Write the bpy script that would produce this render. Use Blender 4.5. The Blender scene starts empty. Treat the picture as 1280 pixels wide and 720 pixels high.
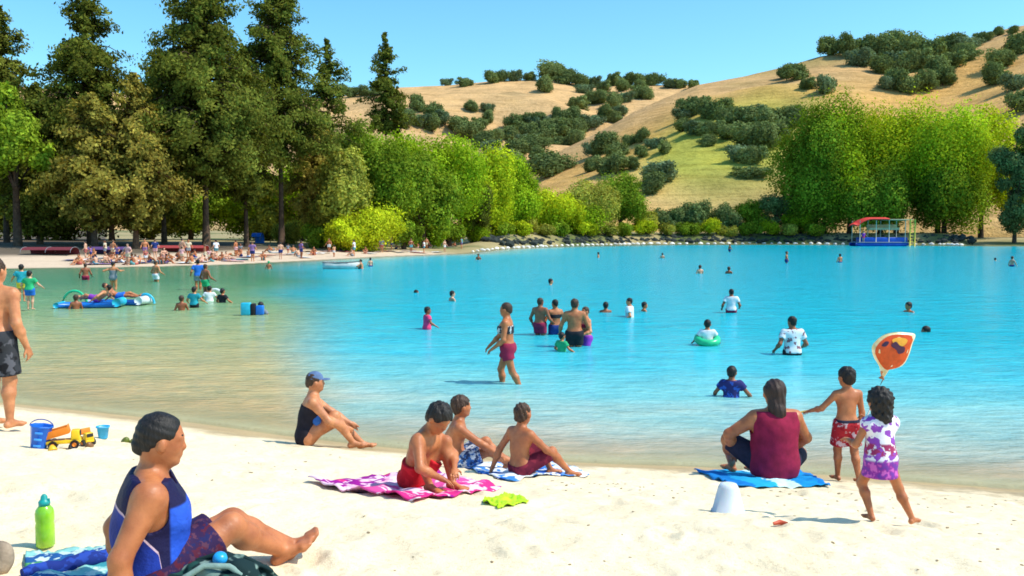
import bpy, math, random
import numpy as np
from mathutils import Vector, Matrix
PI = math.pi
rng = np.random.default_rng(7)
random.seed(7)
scene = bpy.context.scene
COL = scene.collection
# ------------------------------------------------------------------ camera
CAMH = 2.65; FPX = 1150.0; HORIZON = 290.0
PITCH = math.atan((360 - HORIZON) / FPX)
cd = bpy.data.cameras.new('camera'); cam = bpy.data.objects.new('camera', cd); COL.objects.link(cam)
cam.location = (0, 0, CAMH); cam.rotation_euler = (PI/2 - PITCH, 0, 0)
cd.sensor_width = 36; cd.lens = 36 * FPX / 1280; cd.clip_end = 6000; cd.clip_start = 0.05
scene.camera = cam
def ray(px, py):
    x = (px-640)/FPX; z = -(py-360)/FPX; c, s = math.cos(PITCH), math.sin(PITCH)
    return np.array([x, c + z*s, -s + z*c])
def at_z(px, py, z=0.0):
    d = ray(px, py); t = (z-CAMH)/d[2]
    return np.array([d[0]*t, d[1]*t, z])
def at_y(px, py, Y):
    d = ray(px, py); t = Y/d[1]
    return np.array([d[0]*t, Y, CAMH+d[2]*t])
# ------------------------------------------------------------------ noise (numpy value noise)
_perm = np.random.default_rng(3).random((256, 256))
def vnoise(x, y):
    x = np.asarray(x, float); y = np.asarray(y, float)
    xi = np.floor(x).astype(int); yi = np.floor(y).astype(int); fx = x-xi; fy = y-yi
    fx = fx*fx*(3-2*fx); fy = fy*fy*(3-2*fy)
    g = lambda a, b: _perm[a & 255, b & 255]
    return (g(xi, yi)*(1-fx)*(1-fy) + g(xi+1, yi)*fx*(1-fy) + g(xi, yi+1)*(1-fx)*fy + g(xi+1, yi+1)*fx*fy)*2-1
def fbm(x, y, o=4):
    r = 0; a = 1; s = 0
    for i in range(o):
        r = r + a*vnoise(x*2**i+17*i, y*2**i+31*i); s += a; a *= .5
    return r/s
# ------------------------------------------------------------------ lake outline
near_px = [(0, 500), (120, 512), (250, 526), (350, 540), (450, 552), (560, 563), (640, 570), (760, 576), (860, 579), (960, 584), (1060, 592), (1170, 600), (1280, 608)]
near = [tuple(at_z(x, y)[:2]) for x, y in near_px]
far_px = [(1400, 308), (1280, 307.5), (1190, 307), (1100, 306), (950, 305.5), (800, 306), (700, 308), (620, 312), (578, 317), (520, 319), (470, 321), (400, 325), (340, 328), (280, 331), (150, 334), (0, 336), (-120, 337)]
far = [tuple(at_z(x, y)[:2]) for x, y in far_px]
LAKE = np.array([(-70, 40), (-30, 24), (-14, 17.5)] + near + [(9, 8.6), (20, 6), (45, 4), (120, 20), (190, 110)] + far + [(-90, 60)])
LKB = np.roll(LAKE, -1, axis=0)
def lake_sd(x, y):            # + on land, - in the lake
    x = np.asarray(x, float); y = np.asarray(y, float)
    if x.size == 1:
        px_, py_ = float(x.ravel()[0]), float(y.ravel()[0]); A = LAKE; B = LKB; E = B-A
        t = np.minimum(np.maximum(((px_-A[:, 0])*E[:, 0]+(py_-A[:, 1])*E[:, 1])/(E**2).sum(1), 0), 1)
        dd = math.sqrt(((px_-A[:, 0]-t*E[:, 0])**2+(py_-A[:, 1]-t*E[:, 1])**2).min())
        c = (A[:, 1] > py_) != (B[:, 1] > py_); xx = A[:, 0]+(py_-A[:, 1])/(E[:, 1]+1e-12)*E[:, 0]
        return np.full(x.shape, -dd if (c & (px_ < xx)).sum() % 2 else dd)
    d = np.full(x.shape, 1e9); ins = np.zeros(x.shape, bool); n = len(LAKE)
    for i in range(n):
        ax, ay = LAKE[i]; bx, by = LAKE[(i+1) % n]; ex, ey = bx-ax, by-ay
        t = np.clip(((x-ax)*ex+(y-ay)*ey)/(ex*ex+ey*ey), 0, 1)
        d = np.minimum(d, (x-ax-t*ex)**2+(y-ay-t*ey)**2)
        c = ((ay > y) != (by > y)); xx = ax+(y-ay)/(by-ay+1e-12)*ex
        ins ^= c & (x < xx)
    d = np.sqrt(d)
    return np.where(ins, -d, d)
def ground_h(x, y, s=None, lumps=True):
    x = np.asarray(x, float); y = np.asarray(y, float)
    if s is None: s = lake_sd(x, y)
    nearw = np.clip((45-y)/20, 0, 1)
    zn = np.where(s < 5.4, .18*s, .972+.02*(s-5.4)) - .03*np.exp(-((s-.3)/.5)**2)
    zn = np.minimum(zn, 2.4)
    zf = np.where(s < 26, .05*s, 1.3+.012*(s-26)); zf = np.minimum(zf, 4.5)
    an = x/np.maximum(y, 1); bk = np.clip((an+.06)/.06, 0, 1)*np.clip((.50-an)/.03, 0, 1)
    zbk = np.where(s < 5, .45*s, 2.25+.01*(s-5)); zbk = np.minimum(zbk, 4.0); zf = zf*(1-bk)+zbk*bk
    land = zn*nearw+zf*(1-nearw)
    bed = np.where(s > -8, .045*s, -.36+.10*(s+8)); bed = np.maximum(bed, -3)
    z = np.where(s > 0, land, bed)
    if not lumps: return z
    dry = np.clip((s-.35)/1.5, 0, 1)
    fade = np.clip((30-np.hypot(x, y))/15, 0, 1)
    lump = .022*fbm(x*1.3, y*1.3, 2)+.020*fbm(x*4.5+9, y*4.5, 2)+.006*vnoise(x*15, y*15)
    # footprints: scattered rounded dimples
    fx = x*2.1; fy = y*2.1; ci = np.floor(fx).astype(int); cj = np.floor(fy).astype(int); dim = 0
    for di in (-1, 0, 1):
        for dj in (-1, 0, 1):
            a = _perm[(ci+di) & 255, (cj+dj) & 255]; b = _perm[(ci+di+91) & 255, (cj+dj+57) & 255]
            qx = ci+di+a; qy = cj+dj+b; th = a*17
            ux = (fx-qx)*np.cos(th)+(fy-qy)*np.sin(th); uy = -(fx-qx)*np.sin(th)+(fy-qy)*np.cos(th)
            rr = (ux/.30)**2+(uy/.15)**2
            dim = dim + np.where(b > .2, -.024*np.exp(-rr*1.2)+.009*np.exp(-(np.sqrt(rr)-1.5)**2*4), 0)
    return z + (lump+dim)*dry*fade
def gz(x, y): return float(ground_h(np.array([x]), np.array([y]))[0])
def on_sand(px, py):
    z = .6
    for k in range(18):
        p = at_z(px, py, z); z = z*.5+.5*float(ground_h(np.array([p[0]]), np.array([p[1]]), None, k > 12)[0])
    return np.array([p[0], p[1], gz(p[0], p[1])])
# ------------------------------------------------------------------ tags and object helpers
def tag(o, label=None, cat=None, group=None, kind=None):
    if label: o['label'] = label
    if cat: o['category'] = cat
    if group: o['group'] = group
    if kind: o['kind'] = kind
    return o
def empty(name, loc=(0, 0, 0), rz=0, label=None, cat=None, group=None):
    o = bpy.data.objects.new(name, None); COL.objects.link(o); o.empty_display_size = .2
    o.location = tuple(float(v) for v in loc); o.rotation_euler = (0, 0, rz)
    return tag(o, label, cat, group)
def mesh_np(name, V, Fc, mat=None, parent=None, smooth=True):
    V = np.asarray(V, np.float32); Fc = np.asarray(Fc, np.int32); n = len(Fc); k = Fc.shape[1]
    me = bpy.data.meshes.new(name); me.vertices.add(len(V)); me.vertices.foreach_set('co', V.ravel())
    me.loops.add(n*k); me.loops.foreach_set('vertex_index', Fc.ravel())
    me.polygons.add(n); me.polygons.foreach_set('loop_start', np.arange(0, n*k, k, dtype=np.int32))
    try: me.polygons.foreach_set('loop_total', np.full(n, k, np.int32))
    except Exception: pass
    me.update(calc_edges=True); me.validate()
    me.polygons.foreach_set('use_smooth', np.full(len(me.polygons), smooth))
    if mat: me.materials.append(mat)
    o = bpy.data.objects.new(name, me); COL.objects.link(o)
    if parent: o.parent = parent
    return o
def set_col(o, name, C):
    a = o.data.color_attributes.new(name, 'FLOAT_COLOR', 'POINT')
    C = np.asarray(C, np.float32)
    if C.shape[1] == 3: C = np.hstack([C, np.ones((len(C), 1), np.float32)])
    a.data.foreach_set('color', C.ravel())
def copy_tree(o, parent=None):
    c = o.copy(); COL.objects.link(c)
    if parent: c.parent = parent
    for ch in list(o.children): copy_tree(ch, c)
    return c
class MB:
    """collects shapes into one mesh"""
    def __init__(s): s.v = []; s.f = []
    def add(s, V, F):
        n = len(s.v); s.v += [tuple(map(float, p)) for p in V]; s.f += [tuple(i+n for i in q) for q in F]
    def box(s, c, d, M=None, taper=1.0):
        V = [];
        for z in (-.5, .5):
            k = taper if z > 0 else 1
            for x, y in ((-.5, -.5), (.5, -.5), (.5, .5), (-.5, .5)):
                p = np.array([x*d[0]*k, y*d[1]*k, z*d[2]])
                if M is not None: p = M @ p
                V.append(p+np.array(c))
        s.add(V, [(0, 3, 2, 1), (4, 5, 6, 7), (0, 1, 5, 4), (1, 2, 6, 5), (2, 3, 7, 6), (3, 0, 4, 7)])
    def tube(s, pts, rad, seg=10, cap=True):
        pts = [np.array(p, float) for p in pts]; n = len(pts)
        if not hasattr(rad, '__len__'): rad = [rad]*n
        V = []; up = np.array([0, 0, 1.0])
        for i, p in enumerate(pts):
            d = pts[min(i+1, n-1)]-pts[max(i-1, 0)]; d /= np.linalg.norm(d)+1e-9
            a = np.cross(d, up if abs(d[2]) < .9 else np.array([1.0, 0, 0])); a /= np.linalg.norm(a); b = np.cross(d, a)
            for j in range(seg):
                t = 2*PI*j/seg; V.append(p+(a*math.cos(t)+b*math.sin(t))*rad[i])
        F = [(i*seg+j, i*seg+(j+1) % seg, (i+1)*seg+(j+1) % seg, (i+1)*seg+j) for i in range(n-1) for j in range(seg)]
        if cap: F += [tuple(range(seg)), tuple((n-1)*seg+j for j in reversed(range(seg)))]
        s.add(V, F)
    def lathe(s, prof, c=(0, 0, 0), seg=20, sx=1, sy=1):
        V = [(c[0]+r*math.cos(2*PI*j/seg)*sx, c[1]+r*math.sin(2*PI*j/seg)*sy, c[2]+z) for r, z in prof for j in range(seg)]
        n = len(prof); F = [(i*seg+j, i*seg+(j+1) % seg, (i+1)*seg+(j+1) % seg, (i+1)*seg+j) for i in range(n-1) for j in range(seg)]
        F += [tuple(reversed(range(seg))), tuple((n-1)*seg+j for j in range(seg))]
        s.add(V, F)
    def build(s, name, mat, parent=None, bevel=0, smooth=True):
        me = bpy.data.meshes.new(name); me.from_pydata(s.v, [], s.f); me.update()
        if mat: me.materials.append(mat)
        for p in me.polygons: p.use_smooth = smooth
        o = bpy.data.objects.new(name, me); COL.objects.link(o)
        if parent: o.parent = parent
        if bevel:
            m = o.modifiers.new('b', 'BEVEL'); m.width = bevel; m.segments = 2; m.limit_method = 'ANGLE'
        return o
# ------------------------------------------------------------------ materials
def srgb(r, g, b):
    f = lambda c: (c/255/12.92) if c <= 10 else ((c/255+.055)/1.055)**2.4
    return (f(r), f(g), f(b))
class NT:
    def __init__(s, name):
        s.m = bpy.data.materials.new(name); s.m.use_nodes = True; s.n = s.m.node_tree.nodes; s.l = s.m.node_tree.links
        s.b = s.n['Principled BSDF']; s.out = s.n['Material Output']
    def N(s, t, **kw):
        n = s.n.new(t)
        for k, v in kw.items():
            if k.startswith('_'): setattr(n, k[1:], v)
            else:
                n.inputs[int(k[1:]) if k[0] == 'i' and k[1:].isdigit() else k.replace('__', ' ')].default_value = v
        return n
    def L(s, a, b): s.l.new(a, b)
    def coords(s, kind='Object'): return s.N('ShaderNodeTexCoord').outputs[kind]
    def noise(s, scale, vec=None, detail=4, rough=.55):
        n = s.N('ShaderNodeTexNoise'); n.inputs['Scale'].default_value = scale; n.inputs['Detail'].default_value = detail
        n.inputs['Roughness'].default_value = rough
        if vec is not None: s.L(vec, n.inputs['Vector'])
        return n.outputs[0]
    def ramp(s, fac, stops, interp='LINEAR'):
        r = s.N('ShaderNodeValToRGB'); r.color_ramp.interpolation = interp
        e = r.color_ramp.elements
        while len(e) < len(stops): e.new(.5)
        for i, (p, c) in enumerate(stops): e[i].position = p; e[i].color = (*c, 1) if len(c) == 3 else c
        s.L(fac, r.inputs[0]); return r.outputs[0]
    def math(s, op, a, b=None):
        m = s.N('ShaderNodeMath'); m.operation = op
        for i, v in enumerate((a, b)):
            if v is None: continue
            if isinstance(v, (int, float)): m.inputs[i].default_value = v
            else: s.L(v, m.inputs[i])
        return m.outputs[0]
    def mix(s, fac, a, b, mode='MIX'):
        m = s.N('ShaderNodeMix'); m.data_type = 'RGBA'; m.blend_type = mode
        for sock, v in ((m.inputs[0], fac), (m.inputs[6], a), (m.inputs[7], b)):
            if isinstance(v, (int, float)): sock.default_value = v
            elif isinstance(v, tuple): sock.default_value = (*v, 1) if len(v) == 3 else v
            else: s.L(v, sock)
        return m.outputs[2]
    def bump(s, h, strength=.3, dist=.01):
        b = s.N('ShaderNodeBump'); b.inputs['Strength'].default_value = strength; b.inputs['Distance'].default_value = dist
        s.L(h, b.inputs['Height']); s.L(b.outputs[0], s.b.inputs['Normal']); return b
    def color(s, c):
        if isinstance(c, tuple): s.b.inputs['Base Color'].default_value = (*c, 1)
        else: s.L(c, s.b.inputs['Base Color'])
    def rough(s, v): s.b.inputs['Roughness'].default_value = v
_mc = {}
def simple(name, c, rough=.6, var=.18, scale=20, bump=.25, bd=.004, spec=.4, sss=0):
    if name in _mc: return _mc[name]
    t = NT(name); co = t.coords(); n = t.noise(scale, co)
    c2 = tuple(max(0, v*(1-var)) for v in c); c3 = tuple(min(1, v*(1+var)) for v in c)
    t.color(t.ramp(n, [(.3, c2), (.7, c3)])); t.rough(rough); t.b.inputs['Specular IOR Level'].default_value = spec
    if bump: t.bump(t.noise(scale*3, co), bump, bd)
    if sss: t.b.inputs['Subsurface Weight'].default_value = sss; t.b.inputs['Subsurface Radius'].default_value = (.02, .008, .004)
    _mc[name] = t.m; return t.m
def cloth(name, c, var=.15, scale=30): return simple('cloth_'+name, c, .85, var, scale, .5, .003, .2)
def pattern(name, base, spots, scale=25, thr=.52):
    """blotchy printed fabric: list of (colour, threshold) layers of noise"""
    if name in _mc: return _mc[name]
    t = NT(name); co = t.coords(); c = base
    for i, sp in enumerate(spots):
        mp = t.N('ShaderNodeMapping'); mp.inputs['Location'].default_value = (i*3.7, i*1.3, i*5.1); t.L(co, mp.inputs[0])
        n = t.noise(scale*(1+.2*i), mp.outputs[0], 2); f = t.ramp(n, [(thr, (0, 0, 0)), (thr+.04, (1, 1, 1))])
        c = t.mix(f, c, sp)
    t.color(c); t.rough(.85); t.b.inputs['Specular IOR Level'].default_value = .2
    t.bump(t.noise(60, co), .3, .003)
    _mc[name] = t.m; return t.m
# ------------------------------------------------------------------ signed distance figures
def nrm(v): v = np.asarray(v, float); return v/(np.linalg.norm(v)+1e-9)
def cone(a, b, ra, rb): return ('c', np.array(a, float), np.array(b, float), float(ra), float(rb))
def ell(c, r, M=None): return ('e', np.array(c, float), np.array(r, float), np.eye(3) if M is None else M)
def grow(p, o):
    if p[0] == 'c': return ('c', p[1], p[2], p[3]+o, p[4]+o)
    return ('e', p[1], p[2]+o, p[3])
def pbox(p):
    if p[0] == 'c':
        return np.minimum(p[1]-p[3], p[2]-p[4]), np.maximum(p[1]+p[3], p[2]+p[4])
    e = np.sqrt(((p[3]*p[2])**2).sum(1)); return p[1]-e, p[1]+e
def evalp(p, X, Y, Z):
    if p[0] == 'c':
        a, b, ra, rb = p[1:]; ba = b-a; l2 = ba@ba+1e-9
        x, y, z = X-a[0], Y-a[1], Z-a[2]
        h = np.clip((x*ba[0]+y*ba[1]+z*ba[2])/l2, 0, 1)
        return np.sqrt((x-h*ba[0])**2+(y-h*ba[1])**2+(z-h*ba[2])**2)-(ra+(rb-ra)*h)
    c, r, M = p[1:]; x, y, z = X-c[0], Y-c[1], Z-c[2]
    q = [M[0, i]*x+M[1, i]*y+M[2, i]*z for i in range(3)]
    k0 = np.sqrt(sum((q[i]/r[i])**2 for i in range(3))); k1 = np.sqrt(sum((q[i]/r[i]**2)**2 for i in range(3)))
    return k0*(k0-1)/(k1+1e-6)
def smin(a, b, k):
    h = np.maximum(k-np.abs(a-b), 0)/k; return np.minimum(a, b)-h*h*k*.25
class Grid:
    def __init__(s, lo, hi, h):
        s.h = h; s.lo = np.array(lo)-2*h; s.n = np.ceil((np.array(hi)-s.lo)/h).astype(int)+3
        s.ax = [s.lo[i]+h*np.arange(s.n[i]) for i in range(3)]
        s.F = np.full(s.n, 1.0, np.float32)
    def sub(s, p, m):
        lo, hi = pbox(p); a = np.clip(np.floor((lo-m-s.lo)/s.h).astype(int), 0, s.n-1); b = np.clip(np.ceil((hi+m-s.lo)/s.h).astype(int)+1, 1, s.n)
        b = np.maximum(b, a+1)
        sl = tuple(slice(a[i], b[i]) for i in range(3))
        X = s.ax[0][sl[0]][:, None, None]; Y = s.ax[1][sl[1]][None, :, None]; Z = s.ax[2][sl[2]][None, None, :]
        return sl, X, Y, Z
    def union(s, prims, k):
        for p in prims:
            kk = p[5] if len(p) > 5 else k
            sl, X, Y, Z = s.sub(p, 2*k+3*s.h); s.F[sl] = smin(s.F[sl], evalp(p, X, Y, Z).astype(np.float32), k)
    def cut(s, planes):
        for pt, n in planes:
            n = nrm(n); s.F = np.maximum(s.F, ((s.ax[0]-pt[0])[:, None, None]*n[0]+(s.ax[1]-pt[1])[None, :, None]*n[1]+(s.ax[2]-pt[2])[None, None, :]*n[2]).astype(np.float32))
    def subtract(s, prims):
        for p in prims:
            sl, X, Y, Z = s.sub(p, 4*s.h); s.F[sl] = np.maximum(s.F[sl], -evalp(p, X, Y, Z).astype(np.float32))
def surfnets(G):
    F = G.F; S = F < 0; nx, ny, nz = F.shape
    cnt = np.zeros((nx-1, ny-1, nz-1), np.int8)
    for a in (0, 1):
        for b in (0, 1):
            for c in (0, 1): cnt += S[a:nx-1+a, b:ny-1+b, c:nz-1+c]
    ci, cj, ck = np.nonzero((cnt > 0) & (cnt < 8)); n = len(ci)
    idx = np.full(cnt.shape, -1, np.int32); idx[ci, cj, ck] = np.arange(n)
    acc = np.zeros((n, 3)); num = np.zeros(n)
    for ax in range(3):
        for u in (0, 1):
            for v in (0, 1):
                o = [0, 0, 0]; o[(ax+1) % 3] = u; o[(ax+2) % 3] = v; e = list(o); e[ax] = 1
                fa = F[ci+o[0], cj+o[1], ck+o[2]]; fb = F[ci+e[0], cj+e[1], ck+e[2]]; m = (fa < 0) != (fb < 0)
                t = np.where(m, fa/(fa-fb+1e-12*(~m)), 0) if True else 0
                t = np.nan_to_num(t)
                pos = np.tile(np.array(o, float), (n, 1)); pos[:, ax] = t
                acc[m] += pos[m]; num[m] += 1
    V = (np.stack([ci, cj, ck], 1)+acc/num[:, None])*G.h+G.lo
    Q = []
    for ax in range(3):
        a1, a2 = (ax+1) % 3, (ax+2) % 3
        sa = [slice(None)]*3; sb = [slice(None)]*3; sa[ax] = slice(0, -1); sb[ax] = slice(1, None)
        A = S[tuple(sa)]; B = S[tuple(sb)]; i = np.stack(np.nonzero(A != B), 1)
        ok = (i[:, a1] > 0) & (i[:, a2] > 0) & (i[:, a1] < F.shape[a1]-1) & (i[:, a2] < F.shape[a2]-1); i = i[ok]
        def cell(d1, d2):
            j = i.copy(); j[:, a1] += d1; j[:, a2] += d2; return idx[j[:, 0], j[:, 1], j[:, 2]]
        q = np.stack([cell(-1, -1), cell(0, -1), cell(0, 0), cell(-1, 0)], 1)
        ins = A[i[:, 0], i[:, 1], i[:, 2]]; q[~ins] = q[~ins][:, ::-1]; Q.append(q)
    return V, np.vstack(Q)
def bbox_of(prims):
    b = [pbox(p) for p in prims]; return np.min([x[0] for x in b], 0), np.max([x[1] for x in b], 0)
def sdf_mesh(name, prims, h, mat, parent, k=.02, cuts=(), subs=(), disp=None, groups=None):
    allp = prims if groups is None else [p for g in groups for p in g]
    lo, hi = bbox_of(allp)
    G = Grid(lo-.01, hi+.01, h)
    if groups is None: G.union(prims, k)
    else:
        for g in groups:
            if g: G.union(g, k)
    if disp is not None: G.F = G.F + disp(G.ax[0][:, None, None], G.ax[1][None, :, None], G.ax[2][None, None, :]).astype(np.float32)
    if cuts: G.cut(cuts)
    if subs: G.subtract(subs)
    V, Q = surfnets(G)
    if len(Q) == 0: return None
    return mesh_np(name, V, Q, mat, parent)
def union_mesh(name, items, h, mat, parent, k, subs=(), kk=None):
    """items: list of (prims, cuts); each cut on its own, then joined"""
    lo, hi = bbox_of([p for it in items for p in it[0]]); T = None
    for prims, cuts in items:
        G = Grid(lo-.01, hi+.01, h); G.union(prims, k)
        if cuts: G.cut(cuts)
        T = G if T is None else T
        if T is not G: T.F = smin(T.F, G.F, kk or .006)
    if subs: T.subtract(subs)
    V, Q = surfnets(T)
    if len(Q) == 0: return None
    return mesh_np(name, V, Q, mat, parent)
def ik(a, tgt, l1, l2, pole):
    a = np.array(a, float); tgt = np.array(tgt, float); d = tgt-a; L = np.linalg.norm(d); L2 = min(max(L, abs(l1-l2)+.01), (l1+l2)*.995)
    u = d/(L+1e-9); e = a+u*L2; c = (l1*l1+L2*L2-l2*l2)/(2*l1*L2); c = max(-1, min(1, c)); s = math.sqrt(1-c*c)
    p = np.array(pole, float); p = p-u*(p@u); p = nrm(p)
    return a+(u*c+p*s)*l1, e
CUR = [None]
class Body:
    """one figure; local frame: x = its right, y = forward, z = up. Pose is joints, in metres."""
    def __init__(s, H=1.65, b=1.0, hs=1.0, fem=False, pelvis=(0, 0, .9), sp1=(0, 0, 1), sp2=(0, 0, 1), twist=0, face=(0, 1, 0), headup=(0, 0, 1),
                 handR=None, handL=None, poleR=(.3, -1, -.2), poleL=(-.3, -1, -.2), footR=None, footL=None, kneeR=(.1, 1, .1), kneeL=(-.1, 1, .1),
                 toeR=(.15, 1, 0), toeL=(-.15, 1, 0), shw=1.0, belly=0, fingers=False, palmR=(0, 0, -1), palmL=(0, 0, -1), curl=.5, hdR=None, hdL=None):
        s.H = H; P = s.P = np.array(pelvis, float); s.sp1 = nrm(sp1); s.sp2 = nrm(sp2); s.b = b; s.hs = hs
        R = s.R = np.array([1.0, 0, 0]); ct, st = math.cos(twist), math.sin(twist); s.Rc = np.array([ct, st, 0])
        F1 = nrm(np.cross(s.sp1, R)) ; s.F1 = F1; F2 = nrm(np.cross(s.sp2, s.Rc)); s.F2 = F2
        s.M1 = np.stack([R, F1, s.sp1], 1); s.M2 = np.stack([s.Rc, F2, s.sp2], 1)
        s.waist = P+s.sp1*.105*H; s.neckb = s.waist+s.sp2*.172*H
        sw = (.098 if fem else .108)*H*shw*(.5+.5*b); hw = .052*H
        s.shR = s.neckb-s.sp2*.018*H+s.Rc*sw; s.shL = s.neckb-s.sp2*.018*H-s.Rc*sw
        s.hipR = P+R*hw; s.hipL = P-R*hw
        def terr(p, foot=False):
            if p is None or CUR[0] is None: return p
            p = np.array(p, float); 
            if p[2] > .16: return p
            loc, deg = CUR[0]; a = math.radians(deg-90); wx_ = loc[0]+p[0]*math.cos(a)-p[1]*math.sin(a); wy_ = loc[1]+p[0]*math.sin(a)+p[1]*math.cos(a)
            
            if foot: p[2] = min(p[2], .042*H)
            p[2] += gz(wx_, wy_)-gz(loc[0], loc[1]); return p
        footR, footL, handR, handL = terr(footR, True), terr(footL, True), terr(handR), terr(handL)
        ua, fa, th, sh = .172*H, .150*H, .242*H, .235*H
        legs = 1.0
        hR = np.array(handR, float) if handR is not None else s.shR+np.array([.07, .03, -.30])*H
        hL = np.array(handL, float) if handL is not None else s.shL+np.array([-.07, .03, -.30])*H
        s.elR, s.wrR = ik(s.shR, hR, ua, fa, poleR); s.elL, s.wrL = ik(s.shL, hL, ua, fa, poleL)
        fR = np.array(footR, float) if footR is not None else s.hipR*np.array([1, 1, 0])+np.array([0, 0, .045*H])
        fL = np.array(footL, float) if footL is not None else s.hipL*np.array([1, 1, 0])+np.array([0, 0, .045*H])
        s.knR, s.anR = ik(s.hipR, fR, th, sh, kneeR); s.knL, s.anL = ik(s.hipL, fL, th, sh, kneeL)
        # torso
        T = s.low = [ell(P+s.sp1*.03*H, (.096*H*b, .068*H*b, .072*H), s.M1)]
        for q in (1, -1): T.append(ell(P+R*q*.044*H-F1*.026*H-s.sp1*.008*H, (.053*H*b, .056*H*b, .056*H), s.M1))
        s.mid = [ell(s.waist, (.078*H*b, .060*H*b, .095*H), s.M1)]
        if belly: s.mid.append(ell(s.waist-s.sp1*.02*H+F1*.03*H*b, (.075*H*b, .05*H*b+belly*H, .075*H), s.M1))
        s.top = [ell(s.waist+s.sp2*.078*H, (.088*H*b, .062*H*b, .098*H), s.M2), cone(s.neckb-s.sp2*.035*H+s.Rc*sw*.62, s.neckb-s.sp2*.035*H-s.Rc*sw*.62, .046*H*b, .046*H*b)]
        for q in (1, -1): s.top.append(ell(s.waist+s.sp2*.112*H+s.Rc*q*.042*H+F2*.02*H, (.045*H*b, .042*H*b, .04*H), s.M2))
        s.bust = []
        if fem:
            for q in (1, -1): s.bust.append(ell(s.waist+s.sp2*.080*H+s.Rc*q*.043*H+F2*.052*H*b, (.036*H*b, .034*H*b, .036*H), s.M2))
        s.top += s.bust
        s.delt = []
        for sj in (s.shR, s.shL): s.delt.append(cone(s.neckb+s.sp2*.012*H*(1), sj, .026*H, .033*H*b))
        hh = s.hh = .132*H*hs; hu = s.hu = nrm(headup); hf = nrm(face); hf = nrm(hf-hu*(hf@hu)); hr = np.cross(hf, hu); s.hf = hf; s.hr = hr
        HM = s.HM = np.stack([hr, hf, hu], 1)
        nb = s.neckb; ntop = nb+nrm(s.sp2*.5+hu*.7)*.062*H
        hc = s.hc = ntop+hu*hh*.40+hf*hh*.10
        s.neck = [cone(nb-s.sp2*.01*H, ntop+hu*hh*.12, .036*H*(.6+.4*b), .031*H*(.7+.3*b))]
        pt = lambda x, y, z: hc+HM@(np.array([x, y, z])*hh)
        s.pt = pt; E = lambda x, y, z, a, b_, c: ell(pt(x, y, z), np.array([a, b_, c])*hh, HM)
        wf = .93+.07*b
        s.head = [E(0, -.05, .11, .355, .42, .395), E(0, .12, -.13, .27*wf, .25, .33), E(0, .17, -.36, .16*wf, .16, .13), E(0, -.05, -.16, .27*wf, .26, .22)]
        s.face = [cone(pt(0, .345, .06), pt(0, .435, -.10), .028*hh, .045*hh), E(0, .315, .10, .22, .07, .045), E(.15, .25, -.12, .11, .11, .11), E(-.15, .25, -.12, .11, .11, .11),
                  E(0, .365, -.225, .095, .045, .028), E(0, .36, -.275, .085, .045, .03), E(0, .32, -.41, .07, .07, .06), E(.04, .40, -.12, .03, .04, .03), E(-.04, .40, -.12, .03, .04, .03)]
        s.ears = [ell(pt(.385, .0, -.06), np.array([.05, .085, .13])*hh, HM), ell(pt(-.385, .0, -.06), np.array([.05, .085, .13])*hh, HM)]
        g = .5+.5*b
        def arm(sh_, el, wr, hd, palm, side):
            u = nrm(wr-el); A = [cone(sh_, el, .034*H*g*(.5+.5*b), .0255*H*g), cone(el, el+(wr-el)*.35, .0255*H*g, .0265*H*g), cone(el+(wr-el)*.35, wr, .0255*H*g, .0160*H)]
            d = nrm(hd) if hd is not None else u; n = np.array(palm, float); n = nrm(n-d*(n@d)); w = np.cross(d, n)*side
            Mh = np.stack([w, n, d], 1); hand = [ell(wr+d*.030*H, (.023*H, .0115*H, .034*H), Mh), cone(wr, wr+d*.02*H, .016*H, .015*H)]
            if fingers:
                for i, (o, l) in enumerate(((-.0175, .9), (-.006, 1.0), (.006, .95), (.0175, .75))):
                    b0 = wr+d*.050*H+w*o*H; c1 = math.cos(curl*.6); s1 = math.sin(curl*.6); c2 = math.cos(curl*1.6); s2 = math.sin(curl*1.6)
                    b1 = b0+(d*c1+n*s1)*.024*H*l+w*o*.25*H; b2 = b1+(d*c2+n*s2)*.024*H*l
                    hand += [cone(b0, b1, .0052*H, .0048*H), cone(b1, b2, .0048*H, .0040*H)]
                t0 = wr+d*.016*H-w*.018*H; t1 = t0+(d*.7-w*.7+n*.2)*.024*H; t2 = t1+(d*.95-w*.2+n*.3)*.020*H
                hand += [cone(t0, t1, .0068*H, .0056*H), cone(t1, t2, .0056*H, .0045*H)]
            else:
                hand += [cone(wr+d*.05*H-w*.008*H, wr+d*.08*H-w*.01*H+n*.015*H, .010*H, .006*H), cone(wr+d*.05*H+w*.008*H, wr+d*.075*H+w*.012*H+n*.018*H, .010*H, .006*H), cone(wr+d*.016*H-w*.016*H, wr+d*.045*H-w*.035*H, .007*H, .005*H)]
            return A, hand
        s.armR, s.handR = arm(s.shR, s.elR, s.wrR, hdR, palmR, 1); s.armL, s.handL = arm(s.shL, s.elL, s.wrL, hdL, palmL, -1)
        def leg(hip, kn, an, toe):
            v = an-kn; bk = nrm(-np.array(toe, float)); ud = nrm(v); bk = nrm(bk-ud*(bk@ud)); toe = nrm(toe)
            T = [cone(hip, kn, .056*H*b, .035*H*g)]
            S = [cone(kn, kn+v*.3+bk*.008*H, .034*H*g, .036*H*g), cone(kn+v*.3+bk*.008*H, an, .035*H*g, .0195*H)]
            heel = an-toe*.020*H+np.array([0, 0, -.018*H]); 
            side = nrm(np.cross(toe, (0, 0, 1)));
            ball = an+toe*.070*H+np.array([0, 0, -.026*H])
            Fp = [cone(heel, ball, .020*H, .013*H), cone(an, ball+side*.01*H, .018*H, .012*H), cone(ball-side*.014*H, ball+side*.014*H, .014*H, .014*H)]
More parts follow.
